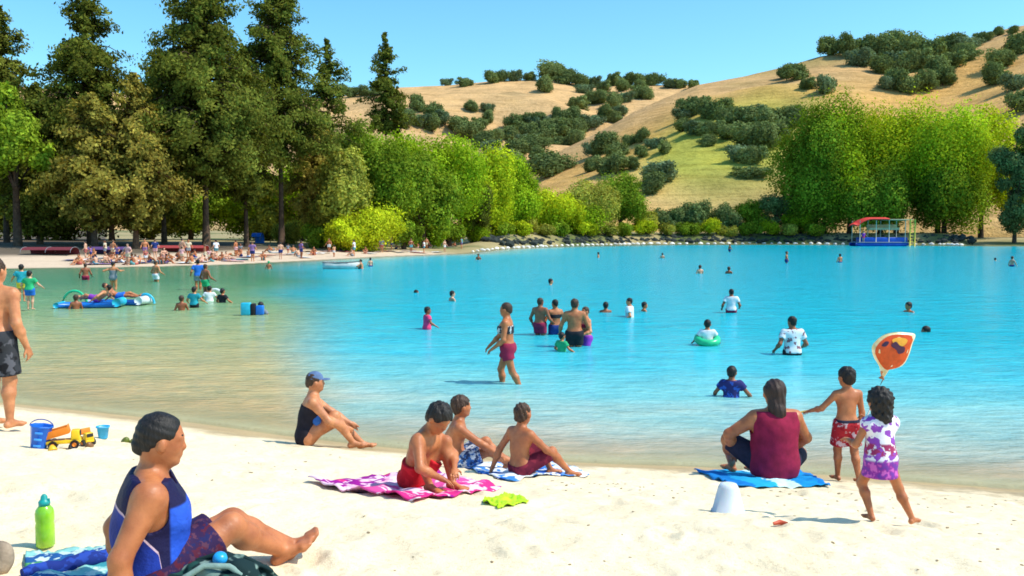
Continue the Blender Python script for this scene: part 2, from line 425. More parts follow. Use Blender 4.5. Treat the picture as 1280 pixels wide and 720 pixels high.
            for i, o in enumerate((-.022, -.011, 0, .011, .022)):
                e = ball+side*o*H; tip = e+toe*(.032-.003*abs(i-1))*H
                Fp.append(cone(e, tip, .0085*H, .0068*H))
            return T, S, Fp
        s.thR, s.snR, s.ftR = leg(s.hipR, s.knR, s.anR, toeR); s.thL, s.snL, s.ftL = leg(s.hipL, s.knL, s.anL, toeL)
    def groups(s):
        H = s.H
        return [(s.low+s.mid+s.top, .05*H), (s.delt+s.neck, .03*H), (s.thR+s.thL, .03*H), (s.snR+s.snL, .018*H), (s.ftR+s.ftL, .010*H),
                (s.armR+s.armL, .018*H), (s.handR+s.handL, .005*H), (s.head, .05*H*.6), (s.face, .012*H), (s.ears, .006*H)]
    def body(s, h, mat, parent):
        gs = s.groups(); lo, hi = bbox_of([p for g, k in gs for p in g]); G = Grid(lo-.01, hi+.01, h)
        for g, k in gs: G.union(g, k)
        V, Q = surfnets(G); return mesh_np('body', V, Q, mat, parent)
    # ---- clothing
    def trunks(s, h, mat, parent, t=.6, off=.012, rise=.05, name='shorts', flare=.012):
        H = s.H; items = [([grow(p, off) for p in s.low+s.mid], [(s.P+s.sp1*rise*H, s.sp1)])]
        for hip, kn in ((s.hipR, s.knR), (s.hipL, s.knL)):
            d = nrm(kn-hip); r0 = .056*H*s.b+off; r1 = .056*H*s.b*(1-t)+.035*H*t+off+flare
            e = hip+(kn-hip)*t; items.append(([cone(hip, e+d*.03*H, r0, r1)], [(e, d)]))
        return union_mesh(name, items, h, mat, parent, .04*H, kk=.012*H+off)
    def shirt(s, h, mat, parent, off=.010, hem=-.01, sleeve=0, armhole=.045, neck=.055, name='shirt', top=None, loose=0.0):
        H = s.H; tp = [grow(p, off) for p in s.low+s.mid+s.top+(s.delt if sleeve else [])]
        if not sleeve: tp += [cone(s.neckb+s.sp2*.006*H+q*s.Rc*.02*H, s.neckb+s.sp2*.004*H+q*s.Rc*.062*H, .026*H+off, .026*H*s.b+off) for q in (1, -1)]
        if loose: tp.append(cone(s.waist+s.sp2*.08*H, s.P+s.sp1*hem*H, .07*H*s.b+loose, .085*H*s.b+loose))
        cuts = [(s.P+s.sp1*hem*H, -s.sp1), (s.neckb+s.sp2*.022*H, s.sp2)]
        if top is not None: cuts.append((s.waist+s.sp2*top*H, s.sp2))
        subs = [ell(s.neckb+s.F2*.03*H+s.sp2*.012*H, (neck*H, neck*H, neck*.8*H), s.M2)]
        items = [(tp, cuts)]
        if sleeve:
            for sj, el in ((s.shR, s.elR), (s.shL, s.elL)):
                d = nrm(el-sj); e = sj+(el-sj)*sleeve; items.append(([cone(sj, e+d*.02*H, .036*H*s.b+off, .032*H*s.b+off+.006)], [(e, d)]))
        else:
            for sj, el in ((s.shR, s.elR), (s.shL, s.elL)):
                q = nrm(sj-s.neckb); subs.append(cone(sj+q*.01*H, sj+q*.01*H+nrm(s.P-s.neckb)*.05*H, armhole*H, armhole*.9*H))
        return union_mesh(name, items, h, mat, parent, .05*H, subs)
    def band(s, h, mat, parent, a, b, off=.008, name='bikini_top'):
        H = s.H; return union_mesh(name, [([grow(p, off) for p in s.mid+s.top], [(s.waist+s.sp2*a*H, -s.sp2), (s.waist+s.sp2*b*H, s.sp2)])], h, mat, parent, .05*H)
    def suit(s, h, mat, parent, top=.13, off=.008, name='swimsuit'):
        H = s.H; subs = [ell(s.neckb+s.F2*.03*H, (.055*H, .06*H, .06*H), s.M2)]
        return union_mesh(name, [([grow(p, off) for p in s.low+s.mid+s.top], [(s.waist+s.sp2*top*H, s.sp2)])], h, mat, parent, .05*H, subs)
    # ---- hair
    def hair(s, h, mat, parent, style='short', off=.03, long=None):
        hh = s.hh; pt = s.pt; E = lambda x, y, z, a, b_, c: ell(pt(x, y, z), np.array([a, b_, c])*hh, s.HM)
        pr = [E(0, -.07, .13, .375+off, .43+off, .40+off)]
        subs = [E(0, .40, -.10, .36, .36, .34), E(.40, .02, -.18, .10, .14, .20), E(-.40, .02, -.18, .10, .14, .20)]
        extra = []
        if style == 'short': cutz = -.46
        elif style == 'bun': cutz = -.50; extra = [E(0, -.38, -.12, .17, .15, .20)]
        elif style == 'curly':
            cutz = -3; extra = [cone(pt(0, -.18, .05), pt(0, -.26, -.55), .40*hh, .34*hh), cone(pt(.2, -.1, 0), pt(.25, -.2, -.45), .25*hh, .2*hh), cone(pt(-.2, -.1, 0), pt(-.25, -.2, -.45), .25*hh, .2*hh)]
        elif style == 'long':
            cutz = -3; L = long or 1.4
            extra = [cone(pt(0, -.16, .05), pt(0, -.40, -.6), .38*hh, .30*hh), cone(pt(0, -.40, -.6), pt(.03, -.50, -L), .29*hh, .17*hh)]
        cuts = [(pt(0, 0, cutz), -s.hu)]
        if style in ('short', 'bun'): cuts.append((pt(0, .12, -.10), -s.hu*.82+s.hf*.57)); pr.append(E(0, -.17, -.14, .31, .30, .30) if style == 'short' else E(0, -.16, -.12, .29, .27, .24))
        if style == 'bun': subs += [E(q*.42, .05, -.12, .15, .17, .22) for q in (1, -1)]+[E(0, .42, .0, .46, .30, .36)]
        rr = np.random.default_rng(int(abs(s.P[0]*999+s.H*777)) % 1000); ph = rr.random(6)*6
        hc = s.hc; hr, hf, hu = s.hr, s.hf, s.hu
        def disp(X, Y, Z):
            a = (X-hc[0])*hr[0]+(Y-hc[1])*hr[1]+(Z-hc[2])*hr[2]; f = (X-hc[0])*hf[0]+(Y-hc[1])*hf[1]+(Z-hc[2])*hf[2]; u = (X-hc[0])*hu[0]+(Y-hc[1])*hu[1]+(Z-hc[2])*hu[2]
            if style == 'curly': return hh*.035*(np.sin(a/hh*21+ph[0])*np.sin(f/hh*19+ph[1])*np.sin(u/hh*17+ph[2]))*1.6
            if style in ('long',): return hh*.010*np.sin(a/hh*34+u/hh*4.5+ph[0])+hh*.022*np.sin(a/hh*9+u/hh*3+ph[1])*np.sin(u/hh*6+f/hh*5)
            if style == 'short': return hh*.028*np.sin(a/hh*19+ph[0]+f/hh*9)*np.sin(f/hh*15+u/hh*12+ph[3])+hh*.022*np.sin(a/hh*41+u/hh*23)*np.sin(f/hh*37+ph[2])*np.sin(u/hh*33+ph[4])
            return hh*.006*np.sin(u/hh*42+f/hh*12+ph[0])+hh*.008*np.sin(a/hh*13+f/hh*9+ph[1])*np.sin(u/hh*11)
        lo, hi = bbox_of(pr+extra); G = Grid(lo-.02, hi+.02, h); G.union(pr+extra, .12*hh)
        G.F = G.F+disp(G.ax[0][:, None, None], G.ax[1][None, :, None], G.ax[2][None, None, :]).astype(np.float32)
        G.cut(cuts); G.subtract(subs); V, Q = surfnets(G)
        return mesh_np('hair', V, Q, mat, parent)
    def cap(s, h, mat, parent, brim=True):
        hh = s.hh; pt = s.pt
        G_items = [([ell(pt(0, -.05, .15), np.array([.40, .46, .42])*hh, s.HM)], [(pt(0, 0, .10), -s.hu)])]
        if brim: G_items.append(([ell(pt(0, .50, .12), np.array([.28, .30, .05])*hh, s.HM)], []))
        return union_mesh('cap', G_items, h, mat, parent, .02)
    def eyes(s, parent, bodyobj):
        pt = s.pt; hh = s.hh
        for q in (1, -1):
            e = sdf_mesh('eye', [ell(pt(.145*q, .285, .02), np.array([.062, .062, .045])*hh, s.HM)], .0025, M_eye, parent)
            i = sdf_mesh('iris', [ell(pt(.150*q, .335, .02), np.array([.028, .018, .028])*hh, s.HM)], .0016, M_dark, e)
            sdf_mesh('eyebrow', [cone(pt(.07*q, .372, .115), pt(.16*q, .36, .145), .016*hh, .018*hh), cone(pt(.16*q, .36, .145), pt(.25*q, .29, .11), .018*hh, .010*hh)], .0022, M_hair, parent, k=.004)
        sdf_mesh('lips', [ell(pt(0, .372, -.228), np.array([.098, .047, .024])*hh, s.HM), ell(pt(0, .368, -.272), np.array([.085, .047, .026])*hh, s.HM)], .0022, M_lip, parent, k=.004)
def skinmat(name, c):
    if name in _mc: return _mc[name]
    t = NT(name); co = t.coords(); n = t.noise(9, co, 5); c1 = (c[0]*.72, c[1]*.62, c[2]*.6); c2 = (min(1, c[0]*1.2), c[1]*1.25, c[2]*1.3)
    t.color(t.ramp(n, [(.3, c1), (.7, c2)])); t.L(t.ramp(t.noise(25, co, 3), [(.35, (.36,)*3), (.65, (.62,)*3)]), t.b.inputs['Roughness']); t.b.inputs['Specular IOR Level'].default_value = .45
    t.b.inputs['Subsurface Weight'].default_value = .12; t.b.inputs['Subsurface Radius'].default_value = (.02, .007, .003); t.b.inputs['Subsurface Scale'].default_value = .5
    t.bump(t.math('ADD', t.noise(160, co, 3), t.math('MULTIPLY', t.noise(22, co, 3), 1.5)), .35, .004); _mc[name] = t.m; return t.m
S_tan = skinmat('skin_tan', (.46, .155, .055)); S_mid = skinmat('skin_mid', (.56, .225, .095)); S_dark = skinmat('skin_brown', (.31, .10, .04)); S_light = skinmat('skin_light', (.62, .34, .21))
SK = [S_tan, S_mid, S_dark, S_light]
def hairmat(name, c):
    t = NT(name); co = t.coords(); mp = t.N('ShaderNodeMapping'); mp.inputs['Scale'].default_value = (90, 90, 12); t.L(co, mp.inputs[0])
    n = t.noise(1, mp.outputs[0], 3); t.color(t.ramp(n, [(.3, tuple(v*.5 for v in c)), (.75, tuple(min(1, v*1.8) for v in c))])); t.rough(.55); t.b.inputs['Specular IOR Level'].default_value = .35; t.bump(n, .9, .008); return t.m
M_hair = hairmat('hair_black', (.012, .009, .008)); M_hairb = hairmat('hair_brown', (.05, .025, .014)); M_hairl = hairmat('hair_light_brown', (.14, .075, .04))
M_eye = simple('eye_white', (.7, .68, .65), .2, .02, 5, 0); M_dark = simple('iris_dark', (.01, .006, .004), .15, .05, 5, 0); M_lip = simple('lips', (.36, .11, .08), .4, .1, 60, .1)
# ------------------------------------------------------------------ light
SUN_EL = math.radians(53); SUN_DIR = nrm((math.cos(SUN_EL)*.985, -math.cos(SUN_EL)*.17, math.sin(SUN_EL)))
w = bpy.data.worlds.new('World'); scene.world = w; w.use_nodes = True; wn = w.node_tree.nodes; wl = w.node_tree.links
sky = wn.new('ShaderNodeTexSky'); sky.sky_type = 'NISHITA'; sky.sun_disc = False; sky.sun_elevation = SUN_EL
sky.sun_rotation = math.atan2(SUN_DIR[0], SUN_DIR[1]); sky.air_density = 1.0; sky.dust_density = .9; sky.ozone_density = 1.6
hs_ = wn.new('ShaderNodeHueSaturation'); hs_.inputs['Saturation'].default_value = 1.22; hs_.inputs['Hue'].default_value = .5; hs_.inputs['Value'].default_value = 1.0
tint_ = wn.new('ShaderNodeMix'); tint_.data_type = 'RGBA'; tint_.blend_type = 'MULTIPLY'; tint_.inputs[0].default_value = 1; tint_.inputs[7].default_value = (1.08, 1.60, 1.60, 1)
wl.new(sky.outputs[0], hs_.inputs['Color']); wl.new(hs_.outputs[0], tint_.inputs[6]); wl.new(tint_.outputs[2], wn['Background'].inputs['Color']); wn['Background'].inputs['Strength'].default_value = .15
sd = bpy.data.lights.new('sun', 'SUN'); sd.energy = 5.0; sd.angle = math.radians(.55); sd.color = (1.0, .93, .80)
so = bpy.data.objects.new('sun', sd); COL.objects.link(so); so.rotation_euler = Vector(-SUN_DIR).to_track_quat('-Z', 'Y').to_euler(); so.location = (40, -10, 60)
scene.view_settings.view_transform = 'Standard'; scene.view_settings.look = 'None'; scene.view_settings.exposure = 0
scene.cycles.filter_width = 1.7
# ------------------------------------------------------------------ ground sheet
ths = np.concatenate([np.linspace(-180, -46, 40)[:-1], np.linspace(-46, 46, 620), np.linspace(46, 180, 40)[1:]])*PI/180
rs = np.concatenate([np.geomspace(.6, 2.6, 40)[:-1], np.geomspace(2.6, 15, 330)[:-1], np.geomspace(15, 320, 200)[:-1], np.geomspace(320, 5000, 24)])
TH, RS = np.meshgrid(ths, rs, indexing='ij'); GX = RS*np.sin(TH); GY = RS*np.cos(TH)
GS = lake_sd(GX, GY); GZ = ground_h(GX, GY, GS); nt, nr = TH.shape
ii = (np.arange(nt-1)[:, None]*nr+np.arange(nr-1)[None, :]).ravel()
V = np.stack([GX.ravel(), GY.ravel(), GZ.ravel()], 1); V = np.vstack([V, [[0, 0, float(GZ[:, 0].mean())]]])
Q = np.stack([ii, ii+1, ii+nr+1, ii+nr], 1)[:, ::-1]
tn = NT('ground'); co = tn.coords('Object'); ca = tn.N('ShaderNodeVertexColor'); ca.layer_name = 'zone'
n1 = tn.noise(1.1, co, 6, .6); n2 = tn.noise(28, co, 4, .7); n3 = tn.noise(220, co, 2)
c = tn.mix(.55, ca.outputs[0], tn.ramp(n1, [(.3, (.78, .76, .72)), (.55, (1, 1, 1)), (.75, (1.12, 1.1, 1.06))]), 'MULTIPLY')
c = tn.mix(.6, c, tn.ramp(n2, [(.32, (.70, .62, .50)), (.47, (1, 1, 1))]), 'MULTIPLY')
c = tn.mix(.5, c, tn.ramp(n3, [(.35, (.7, .66, .6)), (.5, (1, 1, 1)), (.7, (1.15, 1.15, 1.15))]), 'MULTIPLY')
tn.color(c); tn.L(tn.ramp(ca.outputs[1], [(0, (.35, .35, .35)), (1, (.95, .95, .95))]), tn.b.inputs['Roughness']); tn.b.inputs['Specular IOR Level'].default_value = .25
hn = tn.math('ADD', tn.math('MULTIPLY', n2, 1.0), tn.math('MULTIPLY', n3, .35)); tn.bump(hn, .55, .02)
ground = mesh_np('beach_ground', V, Q, tn.m); tag(ground, kind='structure')
C = np.zeros(GX.shape+(4,)); s = GS
sand = np.array([.88, .73, .50]); wet = np.array([.50, .36, .19]); debris = np.array([.40, .31, .19]); bedc = np.array([.52, .43, .27]); dryg = np.array([.30, .24, .12]); green = np.array([.10, .13, .035]); shaded_dirt = np.array([.13, .10, .07])
def lerp(a, b, t): t = np.clip(t, 0, 1)[..., None]; return a*(1-t)+b*t
nz_ = fbm(GX*1.7, GY*1.7, 4); nb_ = fbm(GX*6, GY*9, 3)
c0 = lerp(wet, sand, (s-.6-.5*nz_)/.9); c0 = lerp(np.array([.34, .25, .14]), c0, (s-.02-.08*nz_)/.14)
db = np.exp(-((s-.75-.35*nz_)/.45)**2)*np.clip(nb_*3+.25, 0, 1)*.55; c0 = lerp(c0, debris, db)
rb = np.clip((GX-1)/4, 0, 1)*np.clip((3.4-s)/2.2, 0, 1)*np.clip(nb_*3+.1, 0, 1)*.75; c0 = lerp(c0, debris, rb)
c0 = lerp(bedc, c0, (s+.05)/.15)
farw = np.clip((GY-30)/15, 0, 1)
width = np.where(GX < 0, 11+2*fbm(GX*.1, GY*.1, 2), np.where(GX > 78, 9, 0.4))
fn = fbm(GX*.08, GY*.08, 4); cf = lerp(np.array([.66, .50, .36]), shaded_dirt, (s-width)/3)  # beyond the sand: dark earth with the grove's shade painted into it
cf = lerp(cf, dryg*1.25, (GY-108-10*fn-np.clip(-25-GX, 0, 100)*.35)/8*(GX > -.44*GY)); cf = lerp(cf, green, np.clip(fn*2.5, 0, 1)*np.clip((GY-125)/10, 0, 1))  # grass stops at the far left, where the painted shade continues
cf = lerp(np.array([.10, .12, .05]), cf, (s+.3)/.6)
C[..., :3] = c0*(1-farw[..., None])+cf*farw[..., None]; C[..., 3] = 1
# fourth band of wetness kept in its own attribute
Cf = np.vstack([C.reshape(-1, 4), [[*sand, 1]]]); set_col(ground, 'zone', Cf)
# ------------------------------------------------------------------ water
LW = LAKE.copy()
wx = np.concatenate([np.linspace(-48, 48, 260)])*PI/180; wr = np.geomspace(7.5, 240, 240)
T2, R2 = np.meshgrid(wx, wr, indexing='ij'); WX = R2*np.sin(T2); WY = R2*np.cos(T2); WS = -lake_sd(WX, WY); keep = WS > -.6
na, nb2 = WX.shape; ii = (np.arange(na-1)[:, None]*nb2+np.arange(nb2-1)[None, :]).ravel(); Q = np.stack([ii, ii+1, ii+nb2+1, ii+nb2], 1)[:, ::-1]
kq = keep.ravel()[Q].any(1); Q = Q[kq]
damp = np.clip(WS/3, 0, 1)*np.clip((60-R2)/30, 0, 1)
WZ = damp*(.018*vnoise(WX*.5+WY*.2, WY*1.6)+.010*vnoise(WX*1.5, WY*4.2))
V = np.stack([WX.ravel(), WY.ravel(), WZ.ravel()], 1)
tw = NT('water'); ca = tw.N('ShaderNodeVertexColor'); ca.layer_name = 'depth_refl_tint'; co = tw.coords('Object')
def mapn(scale, sc, det=3):
    mp = tw.N('ShaderNodeMapping'); mp.inputs['Scale'].default_value = sc; tw.L(co, mp.inputs[0]); return tw.noise(scale, mp.outputs[0], det, .6)
a1 = mapn(.55, (1, 2.3, 1), 5); a2 = mapn(2.6, (1, 2.2, 1), 4); a3 = mapn(9, (1, 1.8, 1), 2)
c = tw.mix(.8, ca.outputs[0], tw.ramp(a1, [(.32, (.72, .84, .88)), (.5, (1, 1, 1)), (.68, (1.22, 1.10, 1.06))]), 'MULTIPLY')
c = tw.mix(.8, c, tw.ramp(a2, [(.32, (.76, .87, .92)), (.5, (1, 1, 1)), (.66, (1.28, 1.14, 1.08))]), 'MULTIPLY')
tw.color(c); tw.rough(.16); tw.b.inputs['IOR'].default_value = 1.33; tw.b.inputs['Specular IOR Level'].default_value = .3
hsum = tw.math('ADD', tw.math('MULTIPLY', a1, .9), tw.math('ADD', tw.math('MULTIPLY', a2, .5), tw.math('MULTIPLY', a3, .12))); tw.bump(hsum, .55, .22)
tr = tw.N('ShaderNodeBsdfTransparent'); tr.inputs[0].default_value = (.93, 1, .97, 1); mx = tw.N('ShaderNodeMixShader')
tw.L(ca.outputs[1], mx.inputs[0]); tw.L(tr.outputs[0], mx.inputs[1]); tw.L(tw.b.outputs[0], mx.inputs[2]); tw.L(mx.outputs[0], tw.out.inputs[0])
water = mesh_np('lake_water', V, Q, tw.m); tag(water, kind='structure')
S_ = WS
stops = [(0, (.60, .50, .36)), (1.0, (.52, .54, .44)), (2.4, (.37, .58, .53)), (4.5, (.19, .56, .58)), (8, (.055, .50, .60)), (15, (.0, .43, .54)), (50, (.0, .385, .50)), (150, (.0, .32, .46))]
xs = [q[0] for q in stops]; cc = np.stack([np.interp(S_+1.2*fbm(WX*.4, WY*.8, 2), xs, [q[1][i] for q in stops]) for i in range(3)], -1)
murk_refl = [(0, (.64, .47, .23)), (3, (.60, .47, .23)), (8, (.50, .44, .21)), (16, (.34, .42, .20)), (26, (.18, .37, .18)), (42, (.055, .25, .13)), (80, (.03, .18, .09))]
xm = [q[0] for q in murk_refl]; cm = np.stack([np.interp(S_, xm, [q[1][i] for q in murk_refl]) if 0 else np.interp(np.clip(WY-12-.2*WX, 0, 90), xm, [q[1][i] for q in murk_refl]) for i in range(3)], -1)
ang = WX/WY; mw = np.clip((-.165+.03*fbm(WX*.1, WY*.1, 2)-ang)/.12, 0, 1); mw = mw*mw*(3-2*mw)
# murky water plus painted tree reflection, green off the left beach, brown near sand
cc = cc*(1-mw[..., None])+cm*mw[..., None]
far_refl = np.clip((WY-150)/25, 0, 1)*np.clip((14-WS)/10, 0, 1); cc = cc*(1-.75*far_refl[..., None])+np.array([.02, .13, .08])*.75*far_refl[..., None]  # dark tree reflection painted into the water along the far bank
al = np.clip(np.interp(S_, [-.3, 0, .5, 1.5, 4, 8], [0.0, .12, .5, .82, .95, 1.0]), 0, 1)
set_col(water, 'depth_refl_tint', np.concatenate([cc, al[..., None]], -1).reshape(-1, 4))
# shader reads the alpha of the tint attribute
# ------------------------------------------------------------------ hills
def hill(name, prof, r0, r1f, zb, seed, x0, x1, colf):
    pxs = np.linspace(x0, x1, 460); t = np.concatenate([np.linspace(0, 1, 130), 1+np.linspace(.02, .6, 14)])
    PXg, Tg = np.meshgrid(pxs, t, indexing='ij')
    az = np.arctan((PXg-640)/FPX); ridge = np.interp(PXg, [p[0] for p in prof], [p[1] for p in prof])
    r1 = r1f(PXg); cosaz = np.cos(az); yr = r1*cosaz
    zr = CAMH+(HORIZON-ridge)/FPX*yr
    r = r0+(r1-r0)*Tg; z = np.where(Tg <= 1, zb+(zr-zb)*np.clip(Tg, 0, 1)**.85, zr-(Tg-1)*90)
    X = r*np.sin(az); Y = r*cosaz; env = np.sin(PI*np.clip(Tg, 0, 1))
    z = z+env*(zr*.13*fbm(X*.012+seed, Y*.012, 3)+1.2*fbm(X*.05, Y*.05+seed, 3))+np.where(Tg > .97, .9*fbm(X*.03, Y*.03, 3), 0)
    V = np.stack([X.ravel(), Y.ravel(), z.ravel()], 1); na, nb_ = X.shape
    ii = (np.arange(na-1)[:, None]*nb_+np.arange(nb_-1)[None, :]).ravel(); Q = np.stack([ii, ii+nb_, ii+nb_+1, ii+1], 1)
    o = mesh_np(name, V, Q, M_hill); tag(o, kind='structure'); set_col(o, 'zone', colf(X, Y, z, PXg, Tg).reshape(-1, 3))
    return dict(px=pxs, t=t, X=X, Y=Y, Z=z)
th_ = NT('dry_grass'); ca = th_.N('ShaderNodeVertexColor'); ca.layer_name = 'zone'; co = th_.coords()
n = th_.noise(.06, co, 8, .65); n2 = th_.noise(.5, co, 5, .7)
mpz = th_.N('ShaderNodeMapping'); mpz.inputs['Scale'].default_value = (.05, .05, .9); th_.L(co, mpz.inputs[0]); n3 = th_.noise(1.0, mpz.outputs[0], 4, .6)
c = th_.mix(.9, ca.outputs[0], th_.ramp(n, [(.3, (.66, .68, .66)), (.5, (1, 1, 1)), (.7, (1.18, 1.14, 1.05))]), 'MULTIPLY')
c = th_.mix(.8, c, th_.ramp(n2, [(.3, (.68, .68, .62)), (.55, (1.05, 1.05, 1.05))]), 'MULTIPLY')
c = th_.mix(.7, c, th_.ramp(n3, [(.35, (.76, .74, .68)), (.55, (1.05, 1.05, 1.05))]), 'MULTIPLY')
th_.color(c); th_.rough(1); th_.b.inputs['Specular IOR Level'].default_value = 0; th_.bump(n2, .8, 1.0); M_hill = th_.m
gold = np.array([.60, .35, .12]); pale = np.array([.60, .375, .18]); olive = np.array([.27, .235, .07]); grn = np.array([.38, .37, .075])
def colfar(X, Y, Z, P, T):
    n = fbm(X*.01, Y*.01, 4); return lerp(pale*1.02, np.array([.30, .23, .12]), n*1.2+.1)
def colright(X, Y, Z, P, T):
    n = fbm(X*.015, Y*.015, 4); c = lerp(gold, pale, n*1.5+.4); c = lerp(c, pale*.92, np.clip(T-.6, 0, 1)*3)
    g = np.exp(-((P-905)/95)**2-((T-.34)/.20)**2)*1.8; c = lerp(c, grn, g); return lerp(c, olive, np.clip(n*2-.5, 0, 1)*.6)
prof_mid = [(-500, 60), (0, 110), (300, 128), (420, 124), (460, 118), (500, 111), (560, 109), (620, 103), (680, 103), (740, 109), (800, 109), (860, 108), (940, 112), (1400, 140)]
prof_right = [(500, 300), (560, 275), (620, 240), (680, 200), (700, 190), (745, 168), (790, 142), (830, 124), (870, 109), (930, 98), (975, 88), (1020, 74), (1060, 68), (1110, 72), (1150, 67), (1200, 54), (1240, 43), (1280, 35), (1400, 15), (1800, 10)]
HM_ = hill('distant_hill', prof_mid, 330, lambda P: 720+0*P, 2, 3.0, -500, 1500, colfar)
HR_ = hill('golden_hill', prof_right, 235, lambda P: np.interp(P, [500, 700, 1000, 1300, 1800], [330, 420, 500, 520, 560]), 1.5, 9.0, 520, 1800, colright)
def on_hill(Hd, px, py):
    i = int(np.clip(np.searchsorted(Hd['px'], px), 1, len(Hd['px'])-1)); X, Y, Z = Hd['X'][i], Hd['Y'][i], Hd['Z'][i]
    sy = HORIZON-(Z-CAMH)/Y*FPX; m = np.arange(131 if len(sy) > 131 else len(sy))[:130]
    j = m[np.argmin(np.abs(sy[m]-py))]; return np.array([X[j], Y[j], Z[j]])
# ------------------------------------------------------------------ foliage
def leafmat(name, c, trans=.35):
    t = NT(name); ca = t.N('ShaderNodeVertexColor'); ca.layer_name = 'tint'
    oi = t.N('ShaderNodeObjectInfo'); rv = t.ramp(oi.outputs['Random'], [(0, (.86, .88, .85)), (1, (1.14, 1.10, 1.1))])
    cc_ = t.mix(1, t.mix(1, ca.outputs[0], c, 'MULTIPLY'), rv, 'MULTIPLY')
    df = t.N('ShaderNodeBsdfDiffuse'); tl = t.N('ShaderNodeBsdfTranslucent'); t.L(cc_, df.inputs[0])
    t.L(t.mix(1, cc_, (1.25, 1.15, .5), 'MULTIPLY'), tl.inputs[0]); mx = t.N('ShaderNodeMixShader'); mx.inputs[0].default_value = trans
    t.L(df.outputs[0], mx.inputs[1]); t.L(tl.outputs[0], mx.inputs[2]); t.L(mx.outputs[0], t.out.inputs[0]); return t.m
L_con = leafmat('needles_dark', (.135, .155, .026), .28); L_olv = leafmat('needles_olive', (.27, .23, .045), .3)
L_grn = leafmat('leaves_bright', (.29, .42, .020), .34); L_mid = leafmat('leaves_green', (.20, .30, .025), .34); L_yel = leafmat('leaves_yellow_green', (.40, .48, .020), .34)
L_oak = leafmat('leaves_oak', (.15, .205, .075), .25); L_wil = leafmat('leaves_willow', (.34, .36, .06), .34); L_blu = leafmat('leaves_hazy', (.15, .22, .12), .25)  # leaves_hazy: distance haze put into a paler, bluer green
M_bark = simple('bark', (.085, .055, .038), .95, .4, 3, .8, .08, .1); M_barkr = simple('bark_red', (.17, .085, .05), .95, .4, 3, .8, .08, .1)
def leaves(name, P, size, tint, mat, parent, r, asp=1.5, nor=None, rnd=.55):
    n = len(P); a = r.normal(size=(n, 3))
    if nor is not None:
        N_ = nor/(np.linalg.norm(nor, axis=1)[:, None]+1e-9)+rnd*r.normal(size=(n, 3)); N_ /= np.linalg.norm(N_, axis=1)[:, None]; a -= N_*(a*N_).sum(1)[:, None]
    a /= np.linalg.norm(a, axis=1)[:, None]; b = np.cross(N_, a) if nor is not None else r.normal(size=(n, 3)); b -= a*(a*b).sum(1)[:, None]; b /= np.linalg.norm(b, axis=1)[:, None]
    sz = size*(.6+.8*r.random(n))[:, None]; w_ = sz*.5/asp**.5; l_ = sz*.5*asp**.5
    V = np.stack([P-a*l_, P+b*w_+a*l_*.1, P+a*l_, P-b*w_+a*l_*.1], 1).reshape(-1, 3)
    Q = np.arange(4*n).reshape(n, 4); o = mesh_np(name, V, Q, mat, parent, smooth=False)
    set_col(o, 'tint', np.repeat(tint, 4, axis=0)); return o
def tints(r, n, lo=.7, hi=1.35, warm=.2):
    v = lo+(hi-lo)*r.random(n); wv = 1+warm*(r.random(n)-.4); return np.stack([v*wv, v, v*(1-.3*(wv-1))], 1)
def conifer(name, h, R, seed, mat=None, bark=None, base=.12, dens=1.0, tip=.08, leaf=.42, bulge=.35, gaps=.25, trunk_r=.45, lean=0):
    r = np.random.default_rng(seed); root = empty(name); tk = MB()
    n = 9; pts = [(lean*(i/n)**1.5*h+r.normal()*.04*i/n, r.normal()*.04, h*.98*i/n) for i in range(n+1)]
    tk.tube(pts, [.62*trunk_r*(1.35 if i == 0 else 1-.93*i/n) for i in range(n+1)], 9)
    P = []; T = []; NN = []; nbr = int(10.5*h*dens)
    for i in range(nbr):
        u = base+(1-base)*r.random()**.9; z = u*h
        v = (u-base)/(1-base); prof = min(1, (v/bulge)**.6 if v < bulge else ((1-v)/(1-bulge))**.75)+tip*.3
        L = R*max(prof, .05)*(.55+.55*r.random()); az = r.random()*2*PI; lobe = 1+gaps*math.sin(az*3+z*.9+seed); L *= lobe
        ox = lean*u**1.5*h; dx, dy = math.cos(az), math.sin(az); droop = -.18*L+(.35*L if u > .8 else 0)
        if L > R*.25: tk.tube([(ox, 0, z), (ox+dx*L*.5, dy*L*.5, z+.03*L), (ox+dx*L*.85, dy*L*.85, z+droop*.8)], [.10+.012*L, .05, .02], 4, False)
        k = int((16+34*L)*1.0); q = r.random(k)**.6; pz = z+droop*q**1.5
        px_ = ox+dx*L*q+r.normal(size=k)*.16*L**.5; py_ = dy*L*q+r.normal(size=k)*.22*L**.5; pz = pz+r.normal(size=k)*.18*L**.35-.1*r.random(k)*L*.4
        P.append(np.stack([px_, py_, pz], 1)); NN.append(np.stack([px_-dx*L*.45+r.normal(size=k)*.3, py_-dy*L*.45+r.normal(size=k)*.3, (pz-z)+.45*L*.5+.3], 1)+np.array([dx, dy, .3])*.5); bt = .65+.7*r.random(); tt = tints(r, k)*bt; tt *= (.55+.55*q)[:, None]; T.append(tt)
    P = np.vstack(P); T = np.vstack(T)
    leaves('crown', P, leaf*.68, T, mat or L_con, root, r, asp=1.9, nor=np.vstack(NN), rnd=.6); tk.build('trunk', bark or M_bark, root); return root
